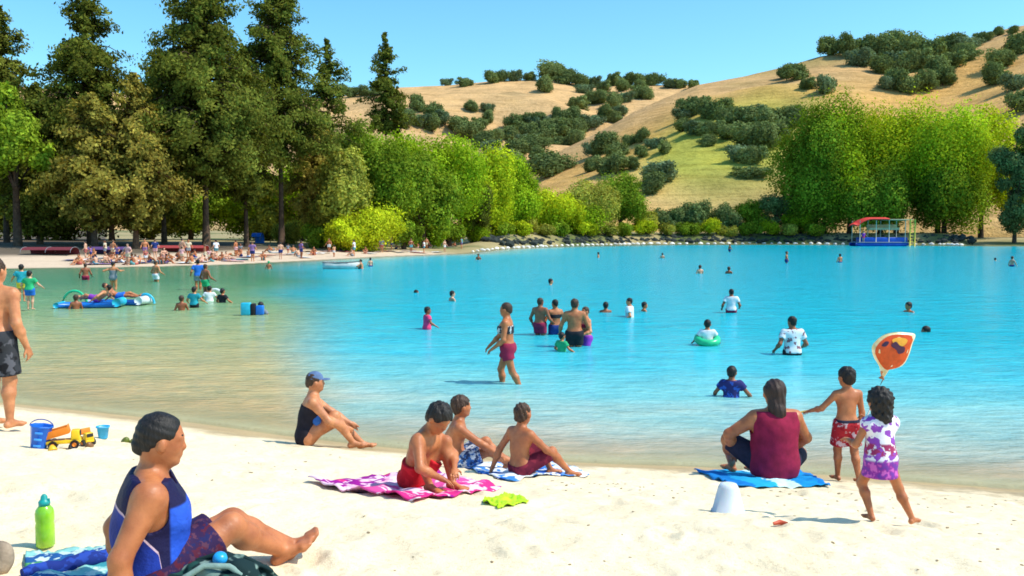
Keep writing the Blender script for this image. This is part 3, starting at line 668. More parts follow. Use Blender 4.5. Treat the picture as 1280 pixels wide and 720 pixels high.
def broadleaf(name, h, R, seed, mat=None, bark=None, base=.15, nl=20, per=420, leaf=.45, lobe=.38, trunk_r=.35, low=False, upright=1.0, fill=.25):
    r = np.random.default_rng(seed); root = empty(name); tk = MB(); cz = h*(base+1)/2; rz = h*(1-base)/2
    fork = h*max(base, .12)+.1*h; tk.tube([(0, 0, -.5), (.05*r.normal(), .05*r.normal(), fork*.5), (0, 0, fork)], [trunk_r*1.35, trunk_r, trunk_r*.85], 9)
    P = []; T = []; NN = []
    for i in range(nl):
        d = nrm(r.normal(size=3)); d[2] = d[2] if low else d[2]*.9+.15; q = r.random()**.45
        lr = R*lobe*(.55+.7*r.random()); lrz = lr*upright*(.8+.3*r.random())
        c = np.array([d[0]*(R-lr*.6)*q, d[1]*(R-lr*.6)*q, cz+d[2]*(rz-lrz*.7)*q])
        c[2] = min(max(c[2], h*base+lrz*.6), h-lrz*.8)
        tk.tube([(0, 0, fork*.9), (c[0]*.4, c[1]*.4, fork+(c[2]-fork)*.55), (c[0]*.9, c[1]*.9, c[2])], [trunk_r*.45, trunk_r*.25, .04], 5, False)
        k = int(2.1*per*(lr/(R*lobe))**2); e = r.normal(size=(k, 3)); e /= np.linalg.norm(e, axis=1)[:, None]
        rad = (1-fill*r.random(k)**1.5)*(1+.26*np.sin(e[:, 0]*6+i)*np.sin(e[:, 1]*7+i*2)+.17*r.normal(size=k))
        pts = c+e*rad[:, None]*np.array([lr, lr, lrz]); P.append(pts); NN.append(e+.35*nrm(c-np.array([0, 0, cz])))
        # clumps of lighter and darker leaves
        bt = .7+.6*r.random(); cl = 1+.28*np.sin(pts[:, 0]*2.3+i)*np.sin(pts[:, 2]*2.6+i*3)*np.sin(pts[:, 1]*2.1); T.append(tints(r, k)*(bt*cl)[:, None])
    P = np.vstack(P); T = np.vstack(T); P[:, 2] = np.maximum(P[:, 2], .1)
    leaves('crown', P, leaf*.66, T, mat or L_grn, root, r, asp=1.4, nor=np.vstack(NN), rnd=.5); tk.build('trunk', bark or M_bark, root); return root
def landY(px, Y, m=9):
    for _ in range(80):
        x = at_y(px, 290, Y)[0]
        if float(lake_sd(np.array([x]), np.array([Y]))[0]) >= m: break
        Y += 1.5
    return Y
def put(o, px, Y, base_z=None, s=1.0, rz=None, label=None, cat='tree', group=None, top=None, natural=None):
    d = ray(px, 290); x = d[0]/d[1]*Y; z = gz(x, Y)-.15 if base_z is None else base_z
    if top is not None and natural: s = (at_y(px, top, Y)[2]-z)/natural
    o.location = (x, Y, z); o.scale = (s, s, s); o.rotation_euler = (0, 0, rz if rz is not None else random.random()*6)
    tag(o, label, cat, group); return o
# left grove of tall conifers behind the beach
sx = lambda pix, Y: pix*Y/FPX
def con(px, Y, top, wpx, seed, label, **kw):
    Y = landY(px, Y+8, 17); x, h = 0, at_y(px, top, Y)[2]-gz(at_y(px, 290, Y)[0], Y)+.15
    o = conifer('conifer_tree', h, sx(wpx, Y), seed, **kw); put(o, px, Y, label=label, rz=0); return o
con(8, 95, 8, 60, 11, 'dark pine with an open top standing furthest left behind the beach', dens=.8, gaps=.5, bulge=.25, base=.2)
con(112, 92, -22, 90, 12, 'towering dark conifer with a pointed top, second from the left of the grove', dens=1.25, base=.10, bulge=.2)
con(170, 84, 92, 62, 13, 'shorter olive brown conifer in front of the two tallest dark conifers', mat=L_olv, dens=1.5, base=.12, bulge=.3, bark=M_barkr)
con(118, 82, 118, 62, 23, 'olive tinted conifer with a rounded top low in front of the left grove', mat=L_olv, dens=1.4, base=.14, bulge=.35)
con(258, 90, -40, 104, 14, 'broadest dark conifer of the grove with its bare trunk showing above the beach', dens=1.35, base=.22, bulge=.22, trunk_r=.6)
con(352, 88, -40, 76, 15, 'tall conifer with a long bare lower trunk beside the open grass', dens=1.1, base=.30, bulge=.25, gaps=.4, trunk_r=.55)
con(205, 98, 60, 60, 16, 'dark conifer half hidden between the two broadest conifers of the grove', dens=1.0, base=.15)
con(308, 100, 60, 56, 17, 'dark conifer filling the gap left of the tall bare trunked conifer', dens=1.0, base=.2)
con(50, 88, 105, 60, 18, 'low dark conifer under the left edge of the grove', dens=1.3, base=.05)
con(411, 104, 50, 34, 19, 'thin ragged conifer with a gap below its crown ending the grove at the right', dens=.55, gaps=.6, base=.3, trunk_r=.22)
con(483, 150, 42, 28, 20, 'slender open conifer rising alone above the green trees before the golden hill', dens=.42, gaps=.5, base=.52, leaf=.5, trunk_r=.22, bulge=.2)
con(498, 152, 108, 10, 21, 'small thin leaning conifer just right of the slender lone conifer', dens=.3, gaps=.5, base=.5, leaf=.4, trunk_r=.15)
con(395, 92, 150, 46, 22, 'drooping brownish olive conifer with a reddish trunk', mat=L_olv, bark=M_barkr, dens=1.2, base=.14, bulge=.5)
BR = {}
def brd(key, label, px, Y, top, wpx, seed, mat, group=None, cat='tree', name='broadleaf_tree', base_z=None, **kw):
    Y = landY(px, Y, 4 if cat == 'shrub' else 8); x = at_y(px, 290, Y)[0]; z0 = gz(x, Y)-.15 if base_z is None else base_z
    h = at_y(px, top, Y)[2]-z0; o = broadleaf(name, h, sx(wpx, Y), seed, mat, **kw); return put(o, px, Y, base_z=base_z, label=label, cat=cat, rz=0, group=group)
brd(0, 'light green leafy tree at the far left between dark conifers', 22, 90, 92, 44, 31, L_mid, per=500, base=.25)
for a in [  # px, Y, top, half width, seed, material, label
    (378, 135, 205, 38, 34, L_grn, 'green leafy tree glimpsed between the bare conifer trunks'),
    (310, 138, 215, 42, 35, L_grn, 'dim green tree low behind the broad conifer trunk'),
    (428, 112, 200, 30, 36, L_wil, 'pale olive leafy tree right of the drooping conifer'),
    (445, 135, 150, 38, 37, L_mid, 'mid green tree behind the pale olive tree'),
    (505, 140, 150, 46, 38, L_grn, 'tallest bright green tree left of centre'),
    (470, 122, 180, 36, 39, L_mid, 'deep green tree standing behind the bright lime bush'),
    (560, 145, 165, 42, 40, L_grn, 'bright green dome shaped tree just right of the tallest bright green tree'),
    (530, 124, 205, 34, 41, L_mid, 'green tree with a dark lower crown in the middle of the left bank'),
    (612, 150, 178, 36, 42, L_yel, 'yellow green tree towards the right of the left bank wood'),
    (590, 130, 218, 24, 43, L_con, 'narrow dark cypress like tree among bright green trees'),
    (648, 155, 196, 30, 44, L_grn, 'tall green tree at the right end of the left bank wood'),
    (636, 138, 235, 32, 45, L_grn, 'low rounded green tree near the start of the stone bank'),
    (690, 160, 238, 34, 46, L_yel, 'yellow green spreading tree behind the left part of the stone bank'),
    (735, 170, 228, 34, 47, L_wil, 'olive green tree below the valley of the hills'),
    (775, 172, 218, 30, 48, L_mid, 'olive green tree beside the two round dark oaks'),
    (715, 152, 256, 34, 49, L_grn, 'small bright green tree near the water left of centre')]:
    px_, Y_, top_, wp, sd_, mt, lb = a; brd(0, lb, px_, Y_, top_-(16 if px_ < 590 else 2), wp*(1.35 if px_ < 590 else 1.2), sd_, mt, per=620, nl=24, base=.08, low=True, leaf=.46, upright=1.15)
brd(0, 'bright lime green bush spilling down to the left beach', 462, 100, 258, 48, 50, L_yel, per=420, base=.0, low=True, leaf=.32, cat='bush', name='bush')
brd(0, 'smaller lime green bush at the left end of the spilling bush', 428, 100, 270, 26, 51, L_yel, per=380, base=.0, low=True, leaf=.32, cat='bush', name='bush')
for i, (px_, Y_, top_, wp, mt, lb) in enumerate([(-20, 118, 190, 60, L_con, 'dark filler tree added behind the leftmost trunks'), (35, 120, 200, 60, L_con, 'dark filler tree added behind the low dark conifer'), (85, 122, 190, 60, L_con, 'dark filler tree added behind the towering pointed conifer'), (140, 120, 195, 55, L_con, 'dark filler tree added behind the olive conifers'), (190, 130, 205, 44, L_con, 'dark filler tree added right of the olive conifers'), (238, 134, 215, 44, L_mid, 'shaded green tree behind the broadest conifer trunk'), (335, 136, 215, 40, L_wil, 'pale green tree seen between two bare trunks')]):
    brd(0, lb, px_, Y_, top_, wp, 300+i, mt, per=520, nl=24, base=.0, low=True, leaf=.5)  # dark understory filler added to blacken the gaps behind the grove
for i, (px_, Y_, top_, wp, mt) in enumerate([(505, 118, 276, 26, L_mid), (535, 122, 272, 26, L_grn), (562, 126, 274, 22, L_mid), (590, 132, 270, 24, L_grn), (620, 140, 272, 22, L_mid), (652, 146, 268, 24, L_wil), (400, 112, 272, 22, L_mid), (360, 120, 276, 24, L_wil)]):
    brd(0, ['dark green bush just right of the lime bush on the far beach', 'rounded green bush in the middle of the far beach edge', 'dark bush towards the tip of the left beach', 'green bush above the tip of the left beach', 'dark bush where the left beach meets the stone bank', 'olive bush above the left end of the boulders', 'dark bush at the left foot of the lime bush', 'olive bush between the bare conifer trunks and the beach'][i], px_, Y_, top_, wp, 400+i, mt, per=380, base=.0, low=True, leaf=.34, cat='bush', name='bush', nl=12)
# cottonwoods on the right bank
for a in [(1020, 205, 114, 60, 60, L_mid, 'left cottonwood of the right bank clump, darker and partly shaded'),
          (1062, 202, 114, 64, 61, L_grn, 'bright green cottonwood directly behind the canopied float'),
          (1120, 208, 114, 70, 62, L_yel, 'yellow green cottonwood in the middle of the right bank clump'),
          (1172, 200, 112, 64, 63, L_grn, 'tallest bright green cottonwood of the right bank clump'),
          (1226, 204, 124, 56, 64, L_yel, 'right cottonwood of the clump with drooping outer branches'),
          (1030, 198, 190, 50, 65, L_mid, 'low dark green tree under the left side of the cottonwoods'),
          (1100, 198, 205, 52, 66, L_mid, 'low green tree under the middle of the cottonwoods'),
          (1180, 197, 200, 56, 67, L_mid, 'low green tree under the right side of the cottonwoods')]:
    px_, Y_, top_, wp, sd_, mt, lb = a; brd(0, lb, px_, Y_, top_, wp, sd_, mt, per=760, nl=26, base=.06, low=True, leaf=.62, lobe=.33, upright=1.7, name='cottonwood_tree', trunk_r=.5)
brd(0, 'dark leafy tree in shade at the right edge behind the small beach', 1268, 182, 150, 30, 68, L_oak, per=700, base=.05, low=True, leaf=.55)
brd(0, 'very dark tree cut off by the right edge of the picture', 1300, 176, 120, 40, 69, L_con, per=700, base=.05, low=True, leaf=.55)
for i, (px_, top_, wp) in enumerate([(835, 256, 22), (868, 248, 26), (905, 252, 24), (940, 248, 26), (972, 238, 26), (1000, 258, 22), (805, 262, 18)]):
    brd(0, ['round dark bush at the left end of the hedge on the stone bank', 'taller dark bush second from the left on the stone bank', 'dark bush between two taller ones on the stone bank', 'broad dark bush in the middle of the stone bank hedge', 'tallest green bush next to the cottonwoods', 'brighter green bush in front of the cottonwoods', 'small olive bush at the very start of the stone bank hedge'][i],
        px_, 200-i, top_, wp, 80+i, [L_oak, L_oak, L_oak, L_mid, L_oak, L_grn, L_wil][i], per=420, base=0, low=True, leaf=.5, cat='bush', name='bush', nl=14)
for i, px_ in enumerate(range(600, 1040, 26)):
    brd(0, 'low scrubby green shrub in the strip above the stone bank', px_, 158+min(30, i*2.6), 281-(i % 3)*3, 17, 100+i, [L_wil, L_mid, L_yel][i % 3], per=240, base=0, low=True, leaf=.4, cat='shrub', name='shrub', nl=9, group='low shrubs along the stone bank')
# oaks on the hills: five shapes, copied
oaks = [broadleaf('oak_tree', 8, 5.0, 200+i, [L_oak, L_oak, L_blu][i % 3], base=.0, nl=15, per=300, leaf=.75, low=True, lobe=.45, fill=.35) for i in range(5)]
used = [False]*5
def oak(Hd, px, py, rpx, i, label, group, squash=1.0):
    p = on_hill(Hd, px, py+rpx*.72); k = i % 5; o = oaks[k] if not used[k] else copy_tree(oaks[k]); used[k] = True
    s = rpx*np.hypot(p[0], p[1])/FPX/3.7; o.location = tuple(p-np.array([0, 0, .6*s])); q_ = .85+.4*random.random(); o.scale = (s*q_, s*(1.85-q_), s*squash*(.72+.25*random.random())); o.rotation_euler = (0, 0, random.random()*6); tag(o, label, 'oak tree', group)
far_l = [(470, 116, 8), (588, 135, 8), (608, 136, 9), (578, 104, 9), (678, 110, 11)]
far_lab = ['low dark oak on the ridge just left of the slender conifer', 'left one of two small oaks alone on the distant golden hillside', 'right one of two small oaks alone on the distant golden hillside', 'single round oak on the left part of the distant ridge', 'oak just below the highest tree of the distant ridge']
for i, (a, b, c_) in enumerate(far_l): oak(HM_, a, b, c_, i, far_lab[i], None)
ridge = [(612, 100, 9), (628, 98, 9), (643, 97, 9), (660, 97, 8), (688, 91, 16), (706, 99, 12), (722, 102, 11), (740, 104, 10), (765, 99, 11), (782, 97, 9), (798, 103, 9), (815, 102, 10), (830, 106, 9), (845, 107, 8), (425, 116, 9), (438, 118, 8), (450, 117, 8), (556, 103, 6), (860, 107, 9)]
for i, (a, b, c_) in enumerate(ridge): oak(HM_, a, b, c_, i, 'dark oak on the skyline of the distant ridge', 'oaks along the skyline of the distant ridge')
slope = [(520, 132, 11), (538, 140, 13), (553, 147, 13), (568, 156, 14), (585, 165, 15), (600, 175, 14), (540, 158, 12), (520, 150, 12), (500, 150, 14), (618, 170, 11), (634, 168, 11), (658, 150, 10), (672, 152, 12), (690, 158, 14), (655, 164, 12), (705, 163, 14), (722, 160, 13), (738, 150, 14), (722, 130, 13), (735, 124, 11), (750, 124, 10), (765, 128, 11), (778, 122, 10), (792, 118, 10), (805, 120, 9), (640, 186, 14), (665, 180, 14), (622, 192, 13), (700, 178, 14), (645, 205, 14), (672, 150, 10), (752, 142, 12), (770, 138, 10), (690, 143, 9), (610, 150, 9)]
for i, (a, b, c_) in enumerate(slope): oak(HM_, a, b, c_, i, 'oak in the wooded valley below the distant golden hill', 'oaks filling the valley below the distant golden hill')
oak(HR_, 688, 202, 24, 1, 'large round dark oak at the foot of the golden spur', None, .8)
oak(HR_, 826, 212, 21, 2, 'big round dark oak on the right of a pair near the shore wood', None); oak(HR_, 812, 232, 14, 0, 'smaller round oak below the big round one near the shore wood', None)
oak(HR_, 930, 210, 16, 3, 'lone low oak in the middle of the green meadow on the hillside', None, .55)
hr = [(752, 180, 17), (768, 190, 15), (742, 186, 12), (752, 208, 14), (770, 206, 14), (735, 208, 10), (800, 170, 11), (815, 178, 10), (828, 186, 10), (784, 176, 9), (800, 190, 10), (785, 205, 9),
      (852, 142, 12), (866, 134, 14), (884, 140, 14), (900, 136, 13), (850, 158, 11), (868, 160, 13), (886, 160, 13), (905, 150, 14), (880, 178, 9),
      (920, 150, 18), (938, 140, 18), (955, 150, 20), (930, 170, 18), (950, 176, 18), (968, 168, 16), (920, 190, 15), (940, 196, 13), (905, 168, 11), (985, 150, 16)]
for i, (a, b, c_) in enumerate(hr): oak(HR_, a, b, c_, i, 'dark oak in the thickets halfway up the golden hill', 'oaks in the thickets on the golden hill face')
hu_ = [(1030, 58, 12), (1048, 64, 14), (1065, 76, 14), (1085, 52, 17), (1098, 64, 17), (1115, 58, 15), (1130, 66, 17), (1120, 80, 17), (1140, 82, 16), (1155, 72, 14), (1170, 62, 13), (1186, 58, 13), (1200, 56, 13), (1185, 76, 14), (1165, 88, 14), (1200, 72, 11), (1100, 84, 14), (1080, 74, 15), (1110, 104, 14), (1130, 108, 13), (1150, 106, 13), (1170, 100, 12), (1098, 106, 10), (1215, 50, 9)]
for i, (a, b, c_) in enumerate(hu_): oak(HR_, a, b, c_, i, 'oak in the dense wood on the top of the golden hill', 'oaks of the dense wood on the hilltop')
slope2 = [(640, 158, 11), (655, 176, 13), (680, 168, 13), (715, 145, 12), (700, 148, 12), (668, 196, 12), (612, 182, 13), (596, 156, 10), (626, 204, 12), (716, 178, 12), (760, 148, 9), (728, 112, 9), (752, 112, 9), (776, 110, 9), (796, 110, 8)]
for i, (a, b, c_) in enumerate(slope2): oak(HM_, a, b, c_, i+1, 'oak in the wooded valley below the distant golden hill', 'oaks filling the valley below the distant golden hill')
hs2 = [(990, 92, 14, 'left round oak alone on the upper slope of the golden hill'), (976, 94, 9, 'small oak touching the left side of the upper slope oak'), (1022, 108, 15, 'wide low oak just above the cottonwoods on the golden hill'), (1006, 106, 10, 'small oak left of the wide low oak above the cottonwoods'),
       (1240, 78, 14, 'oak high on the right edge of the golden hill'), (1234, 100, 13, 'oak below the high right oak on the golden hill'), (1272, 58, 15, 'oak cut by the right edge on the top of the hill'), (1262, 104, 14, 'oak near the right edge over the cottonwoods'), (1274, 128, 15, 'lowest oak at the right edge over the cottonwoods'), (1238, 44, 6, 'tiny oak on the skyline at the far right'), (1256, 42, 6, 'tiny oak on the skyline nearest the right edge')]
for i, (a, b, c_, lb) in enumerate(hs2): oak(HR_, a, b, c_, i, lb, None)
for k in range(5):
    if not used[k]: print('UNUSED OAK', k)
# ------------------------------------------------------------------ stone bank
def rockmesh(name, r, mat, parent=None, sc=(1, 1, .7)):
    import bmesh
    bm = bmesh.new(); bmesh.ops.create_icosphere(bm, subdivisions=2, radius=.5)
    for v in bm.verts:
        v.co = Vector((v.co.x*sc[0], v.co.y*sc[1], v.co.z*sc[2]))*(1+.16*r.normal()) if False else Vector((v.co.x*sc[0]*(1+.1*r.normal()), v.co.y*sc[1]*(1+.1*r.normal()), v.co.z*sc[2]*(1+.1*r.normal())))
    me = bpy.data.meshes.new(name); bm.to_mesh(me); bm.free(); me.materials.append(mat); o = bpy.data.objects.new(name, me); COL.objects.link(o); return o
M_rockl = simple('rock_pale', (.75, .71, .66), .9, .25, 3, .6, .05, .2); M_rockd = simple('rock_dark', (.035, .042, .038), .9, .4, 3, .7, .05, .2)
protos = [rockmesh('boulder', rng, M_rockl, sc=(1.15, .9, .75)) for _ in range(4)]
shore = []
for i in range(len(far)-1):
    a = np.array(far[i]); b = np.array(far[i+1]); L = np.linalg.norm(b-a); k = max(1, int(L/.8))
    for j in range(k): shore.append(a+(b-a)*j/k)
shore = np.array(shore); spx = 640+shore[:, 0]/shore[:, 1]*FPX
cnt_ = 0; lastpx = 9999
def outward(p):
    e = .5; g = np.array([float(lake_sd(np.array([p[0]+e]), np.array([p[1]]))[0]-lake_sd(np.array([p[0]-e]), np.array([p[1]]))[0]), float(lake_sd(np.array([p[0]]), np.array([p[1]+e]))[0]-lake_sd(np.array([p[0]]), np.array([p[1]-e]))[0])]); return nrm(g)
usedp = [0]*4
darkV = MB()
for p, q in zip(shore, spx):
    if not (588 < q < 1204): continue
    g = outward(p)
    if abs(q-lastpx) > 5.2 and not (1064 < q < 1140):
        lastpx = q; k = cnt_ % 4; o = protos[k] if not usedp[k] else protos[k].copy()
        if usedp[k]: COL.objects.link(o)
        usedp[k] = 1; s = .8*p[1]/180*(.8+.5*rng.random())
        o.location = (p[0]+g[0]*.2, p[1]+g[1]*.2, .16*s); o.scale = (s*1.2, s, s*1.0); o.rotation_euler = (0, 0, rng.random()*6)
        tag(o, 'pale boulder in the row at the waterline of the far stone bank', 'boulder', 'pale boulders along the waterline of the stone bank'); cnt_ += 1
print('boulders', cnt_)
# dark rubble of the bank behind, nobody could count it
r = np.random.default_rng(5); import bmesh
bmv = MB()
ico = bmesh.new(); bmesh.ops.create_icosphere(ico, subdivisions=1, radius=.5); iv = np.array([v.co[:] for v in ico.verts]); iff = [[v.index for v in f.verts] for f in ico.faces]; ico.free()
for p, q in zip(shore, spx):
    if not (640 < q < 1215): continue
    g = outward(p)
    for k in range(5):
        d = 1.2+r.random()*4.5; s = .6+.7*r.random(); sc = s*np.array([1.2, 1, .85])*(1+.15*r.normal(size=3))
        j = r.normal(size=2)*.5; z = .25+d*.27
        bmv.add(iv*(1+.12*r.normal(size=iv.shape))*sc+np.array([p[0]+g[0]*d+j[0], p[1]+g[1]*d+j[1], z]), iff)
o = bmv.build('rubble_bank', M_rockd, smooth=False); tag(o, 'dark rubble stones heaped along the far bank', 'rubble', kind='stuff')
# ------------------------------------------------------------------ people on the near beach
def figure(name_label, loc, deg, fn, cat='person'):
    """deg: direction the figure faces, 0 = towards +x, 90 = away from the camera"""
    root = empty('person', loc, math.radians(deg-90), name_label, cat); CUR[0] = (loc, deg); fn(root); CUR[0] = None; return root
def toloc(loc, deg, w):       # world point -> figure space
    a = -math.radians(deg-90); d = np.array(w, float)-np.array(loc, float); return np.array([d[0]*math.cos(a)-d[1]*math.sin(a), d[0]*math.sin(a)+d[1]*math.cos(a), d[2]])
C_navy = pattern('cloth_royal_blue', (.015, .035, .30), [(.02, .05, .38)], 6, .55); C_maroon = cloth('maroon', (.25, .012, .045), .25, 12)
# woman in blue, right foreground-left
def f_woman(root):
    H = 1.60; loc, deg = CUR[0]; fr = toloc(loc, deg, on_sand(353, 704)+np.array([0, 0, .066])); fl = toloc(loc, deg, on_sand(366, 697)+np.array([0, 0, .066])); CUR[0] = None
    b = Body(H=H, b=1.22, hs=1.10, fem=True, pelvis=(0, 0, .105), sp1=(0, -.40, 1), sp2=(0, .12, 1), twist=-.05, face=(.03, 1, -.20), headup=(0, .16, 1),
             handR=(.25, -.17, .03), handL=(-.15, -.15, .05), poleR=(.3, -.6, .1), poleL=(-.3, -.6, .1), footR=fr, footL=fl,
             kneeR=(.03, .2, 1), kneeL=(-.05, .2, 1), toeR=(.05, .85, .45), toeL=(-.05, .8, .62), shw=1.0, belly=.012, fingers=True, palmR=(0, 0, -1), palmL=(0, 0, -1), hdR=(.2, .3, -.8), hdL=(-.3, -.4, -.6))
    print('W feet', b.anR, b.anL, fr, fl)
    bo = b.body(.0062, S_tan, root); b.eyes(root, bo)
    b.trunks(.008, C_shorts, root, t=.74, off=.016, rise=.07, flare=.022)
    b.shirt(.006, C_blue, root, off=.013, hem=-.045, armhole=.050, neck=.046, name='tank_top')
    b.hair(.0045, M_hair, root, 'bun', off=.012)
C_blue = None
def mk_blue():
    t = NT('tank_top_blue'); co = t.coords(); n = t.noise(5, co, 3); c = t.ramp(n, [(.35, (.006, .018, .17)), (.65, (.014, .045, .36))])
    sp = t.N('ShaderNodeSeparateXYZ'); t.L(co, sp.inputs[0])
    # navy yoke and side strip, royal back, bright front, pale piping where the back panel ends
    g = t.ramp(t.math('MULTIPLY', t.math('ADD', sp.outputs[1], .25), 2.5), [(0, (.50,)*3), (.25, (.44,)*3), (.45, (.33,)*3), (.60, (.26,)*3), (.70, (.0,)*3)])
    f = t.math('ADD', t.math('MULTIPLY', t.math('SUBTRACT', sp.outputs[2], g), 3), .5)
    c = t.mix(t.ramp(f, [(.47, (0, 0, 0)), (.475, (1, 1, 1))]), c, t.ramp(f, [(.47, (.62, .42, .50)), (.51, (.62, .42, .50)), (.515, (.010, .008, .05))]))
    fr_ = t.math('MULTIPLY', t.ramp(sp.outputs[1], [(.035, (0, 0, 0)), (.045, (1, 1, 1))]), t.ramp(sp.outputs[2], [(.445, (1, 1, 1)), (.455, (0, 0, 0))]))
    c = t.mix(fr_, c, t.ramp(n, [(.35, (.012, .06, .42)), (.65, (.03, .12, .68))]))
    t.color(c); t.rough(.62); t.b.inputs['Specular IOR Level'].default_value = .2
    w_ = t.noise(14, co, 3); t.bump(t.math('ADD', w_, t.math('MULTIPLY', t.noise(200, co, 2), .1)), .7, .02); return t.m
C_blue = mk_blue()
C_shorts = pattern('shorts_plum', (.03, .012, .055), [(.09, .012, .03), (.015, .015, .08), (.09, .03, .06)], 22, .56)
p_w = on_sand(200, 744)
WOMAN = figure('woman in blue tank top and plum shorts sitting with straight arms in front', p_w, 24, f_woman)
# man at the left edge
C_grey = pattern('shorts_charcoal', (.035, .037, .045), [(.012, .012, .016), (.10, .10, .12)], 9, .54)
def f_man(root):
    b = Body(H=1.80, b=1.04, pelvis=(0, 0, .94), sp1=(0, .05, 1), sp2=(0, 0, 1), face=(.25, 1, -.12), handR=(.29, .08, .86), handL=(-.29, .08, .86), poleR=(.2, -1, 0), poleL=(-.2, -1, 0), footR=(.12, .02, .075), footL=(-.12, .10, .075), fingers=True, palmR=(-1, 0, 0), palmL=(1, 0, 0), curl=.6)
    b.body(.0085, S_mid, root); b.trunks(.010, C_grey, root, t=.86, off=.018, rise=.045, flare=.03); b.hair(.006, M_hairb, root, 'short')
p = on_sand(-2, 537); figure('bare backed man in dark grey swim shorts standing at the left edge', p, 82, f_man)
# woman with cap
C_black = cloth('black', (.016, .014, .022), .3, 15); M_cap = cloth('cap_blue_grey', (.10, .16, .30), .2, 20)
def f_cap(root):
    b = Body(H=1.62, b=1.0, fem=True, pelvis=(0, 0, .105), sp1=(0, .02, 1), sp2=(0, .22, 1), face=(.05, 1, -.1), handR=(.10, .42, .20), handL=(-.08, .48, .22), poleR=(.8, -.3, -.3), poleL=(-.8, -.3, -.3), footR=(.10, .50, .085), footL=(-.09, .62, .085), kneeR=(.1, .2, 1), kneeL=(-.1, .2, 1), toeR=(.1, 1, .1), toeL=(0, 1, .1), palmR=(-1, 0, 0), palmL=(1, 0, 0))
    b.body(.0085, S_mid, root); b.suit(.010, C_black, root, top=.115, off=.010); b.hair(.007, M_hairb, root, 'bun'); b.cap(.007, M_cap, root)
    sdf_mesh('blue_pouch', [ell(b.P+np.array([.14, .10, .20]), (.03, .05, .055)), ell(b.P+np.array([.15, .12, .25]), (.02, .03, .03))], .008, M_pouch, root)
M_pouch = cloth('pouch_blue', (.03, .12, .42)); 
figure('woman in blue cap and black swimsuit hugging her knees at the water line', on_sand(385, 556), 14, f_cap)
# boy hunched on the pink towel
C_red = pattern('trunks_red', (.50, .012, .02), [(.62, .02, .03)], 12, .5)
def f_boy1(root):
    b = Body(H=1.28, b=.96, hs=1.22, pelvis=(0, 0, .09), sp1=(0, .15, 1), sp2=(0, .42, 1), twist=.15, face=(.2, 1, -.75), headup=(0, .75, 1), handR=(.10, .30, .10), handL=(-.06, .30, .16), poleR=(.8, -.3, .2), poleL=(-.8, -.2, -.1), footR=(.11, .20, .06), footL=(-.12, .24, .06), kneeR=(.25, .2, 1), kneeL=(-.25, .2, 1), toeR=(.1, 1, 0), toeL=(0, 1, 0), palmR=(0, 0, -1), fingers=True)
    bo = b.body(.0068, S_tan, root); b.trunks(.008, C_red, root, t=.5, off=.013, rise=.03); b.hair(.006, M_hair, root, 'short', off=.05)
BOY1 = figure('bare chested boy in red trunks hunched over his knees on the pink towel', on_sand(520, 613)+np.array([0, 0, .012]), -30, f_boy1)
# boy behind on the blue towel
C_bw = pattern('trunks_blue_white', (.55, .58, .62), [(.04, .14, .38), (.03, .05, .12)], 22, .52)
def f_boy2(root):
    b = Body(H=1.34, b=.98, hs=1.15, pelvis=(0, 0, .10), sp1=(0, -.28, 1), sp2=(0, .22, 1), face=(-.2, 1, .02), handR=(.14, .42, .12), handL=(-.25, -.20, .04), poleR=(.8, -.3, .0), poleL=(-.5, -.6, .3), footR=(.10, .58, .07), footL=(-.08, .50, .07), kneeR=(.1, .2, 1), kneeL=(-.15, .2, 1), toeR=(.1, 1, .2), toeL=(0, 1, .1), fingers=False)
    b.body(.0075, S_tan, root); b.trunks(.009, C_bw, root, t=.7, off=.014, rise=.03, flare=.02); b.hair(.006, M_hairb, root, 'short')
figure('boy in blue and white trunks sitting on the blue towel behind the hunched boy', on_sand(572, 586), 8, f_boy2)
C_wine = pattern('trunks_wine', (.14, .012, .03), [(.22, .02, .04)], 14, .52)
def f_boy3(root):
    b = Body(H=1.20, b=.94, hs=1.22, pelvis=(0, 0, .085), sp1=(0, -.20, 1), sp2=(0, .10, 1), twist=.2, face=(-.35, 1, .02), handR=(.12, .30, .16), handL=(-.22, -.20, .03), poleR=(.8, -.4, .0), poleL=(-.5, -.6, .3), footR=(.12, .44, .06), footL=(-.08, .36, .06), kneeR=(.12, .2, 1), kneeL=(-.1, .2, 1), toeR=(.1, 1, .0), toeL=(0, 1, .0))
    b.body(.0070, S_tan, root); b.trunks(.008, C_wine, root, t=.85, off=.013, rise=.03, flare=.02); b.hair(.006, M_hairb, root, 'short', off=.0)
figure('small boy in wine red trunks sitting on the blue and white towel', on_sand(652, 594), 30, f_boy3)
# woman in maroon, from behind
C_dk = cloth('leggings_black', (.02, .02, .04), .3, 15)
def f_mar(root):
    b = Body(H=1.72, b=1.30, hs=1.12, fem=True, pelvis=(0, 0, .13), sp1=(0, -.02, 1), sp2=(.02, .06, 1), face=(.0, 1, -.05), shw=.98, handR=(.20, .26, .20), handL=(-.34, .22, .21), poleR=(1, -.3, .15), poleL=(-1, -.3, .15), footR=(-.02, .36, .08), footL=(-.28, .46, .085), kneeR=(1, .1, .32), kneeL=(-.7, .1, .8), toeR=(-.6, 1, 0), toeL=(-.2, 1, 0), belly=.01)
    b.body(.0085, S_tan, root); b.trunks(.010, C_dk, root, t=.95, off=.012, rise=.05)
    b.shirt(.009, C_maroon, root, off=.018, hem=-.055, armhole=.042, neck=.05, name='tank_top', loose=.02); b.hair(.006, M_hairlong, root, 'long', off=.03, long=1.75)
M_hairlong = hairmat('hair_long_brown', (.035, .018, .013))
figure('woman in maroon top with long dark hair sitting on the blue striped towel', on_sand(967, 597)+np.array([0, 0, .01]), 92, f_mar)
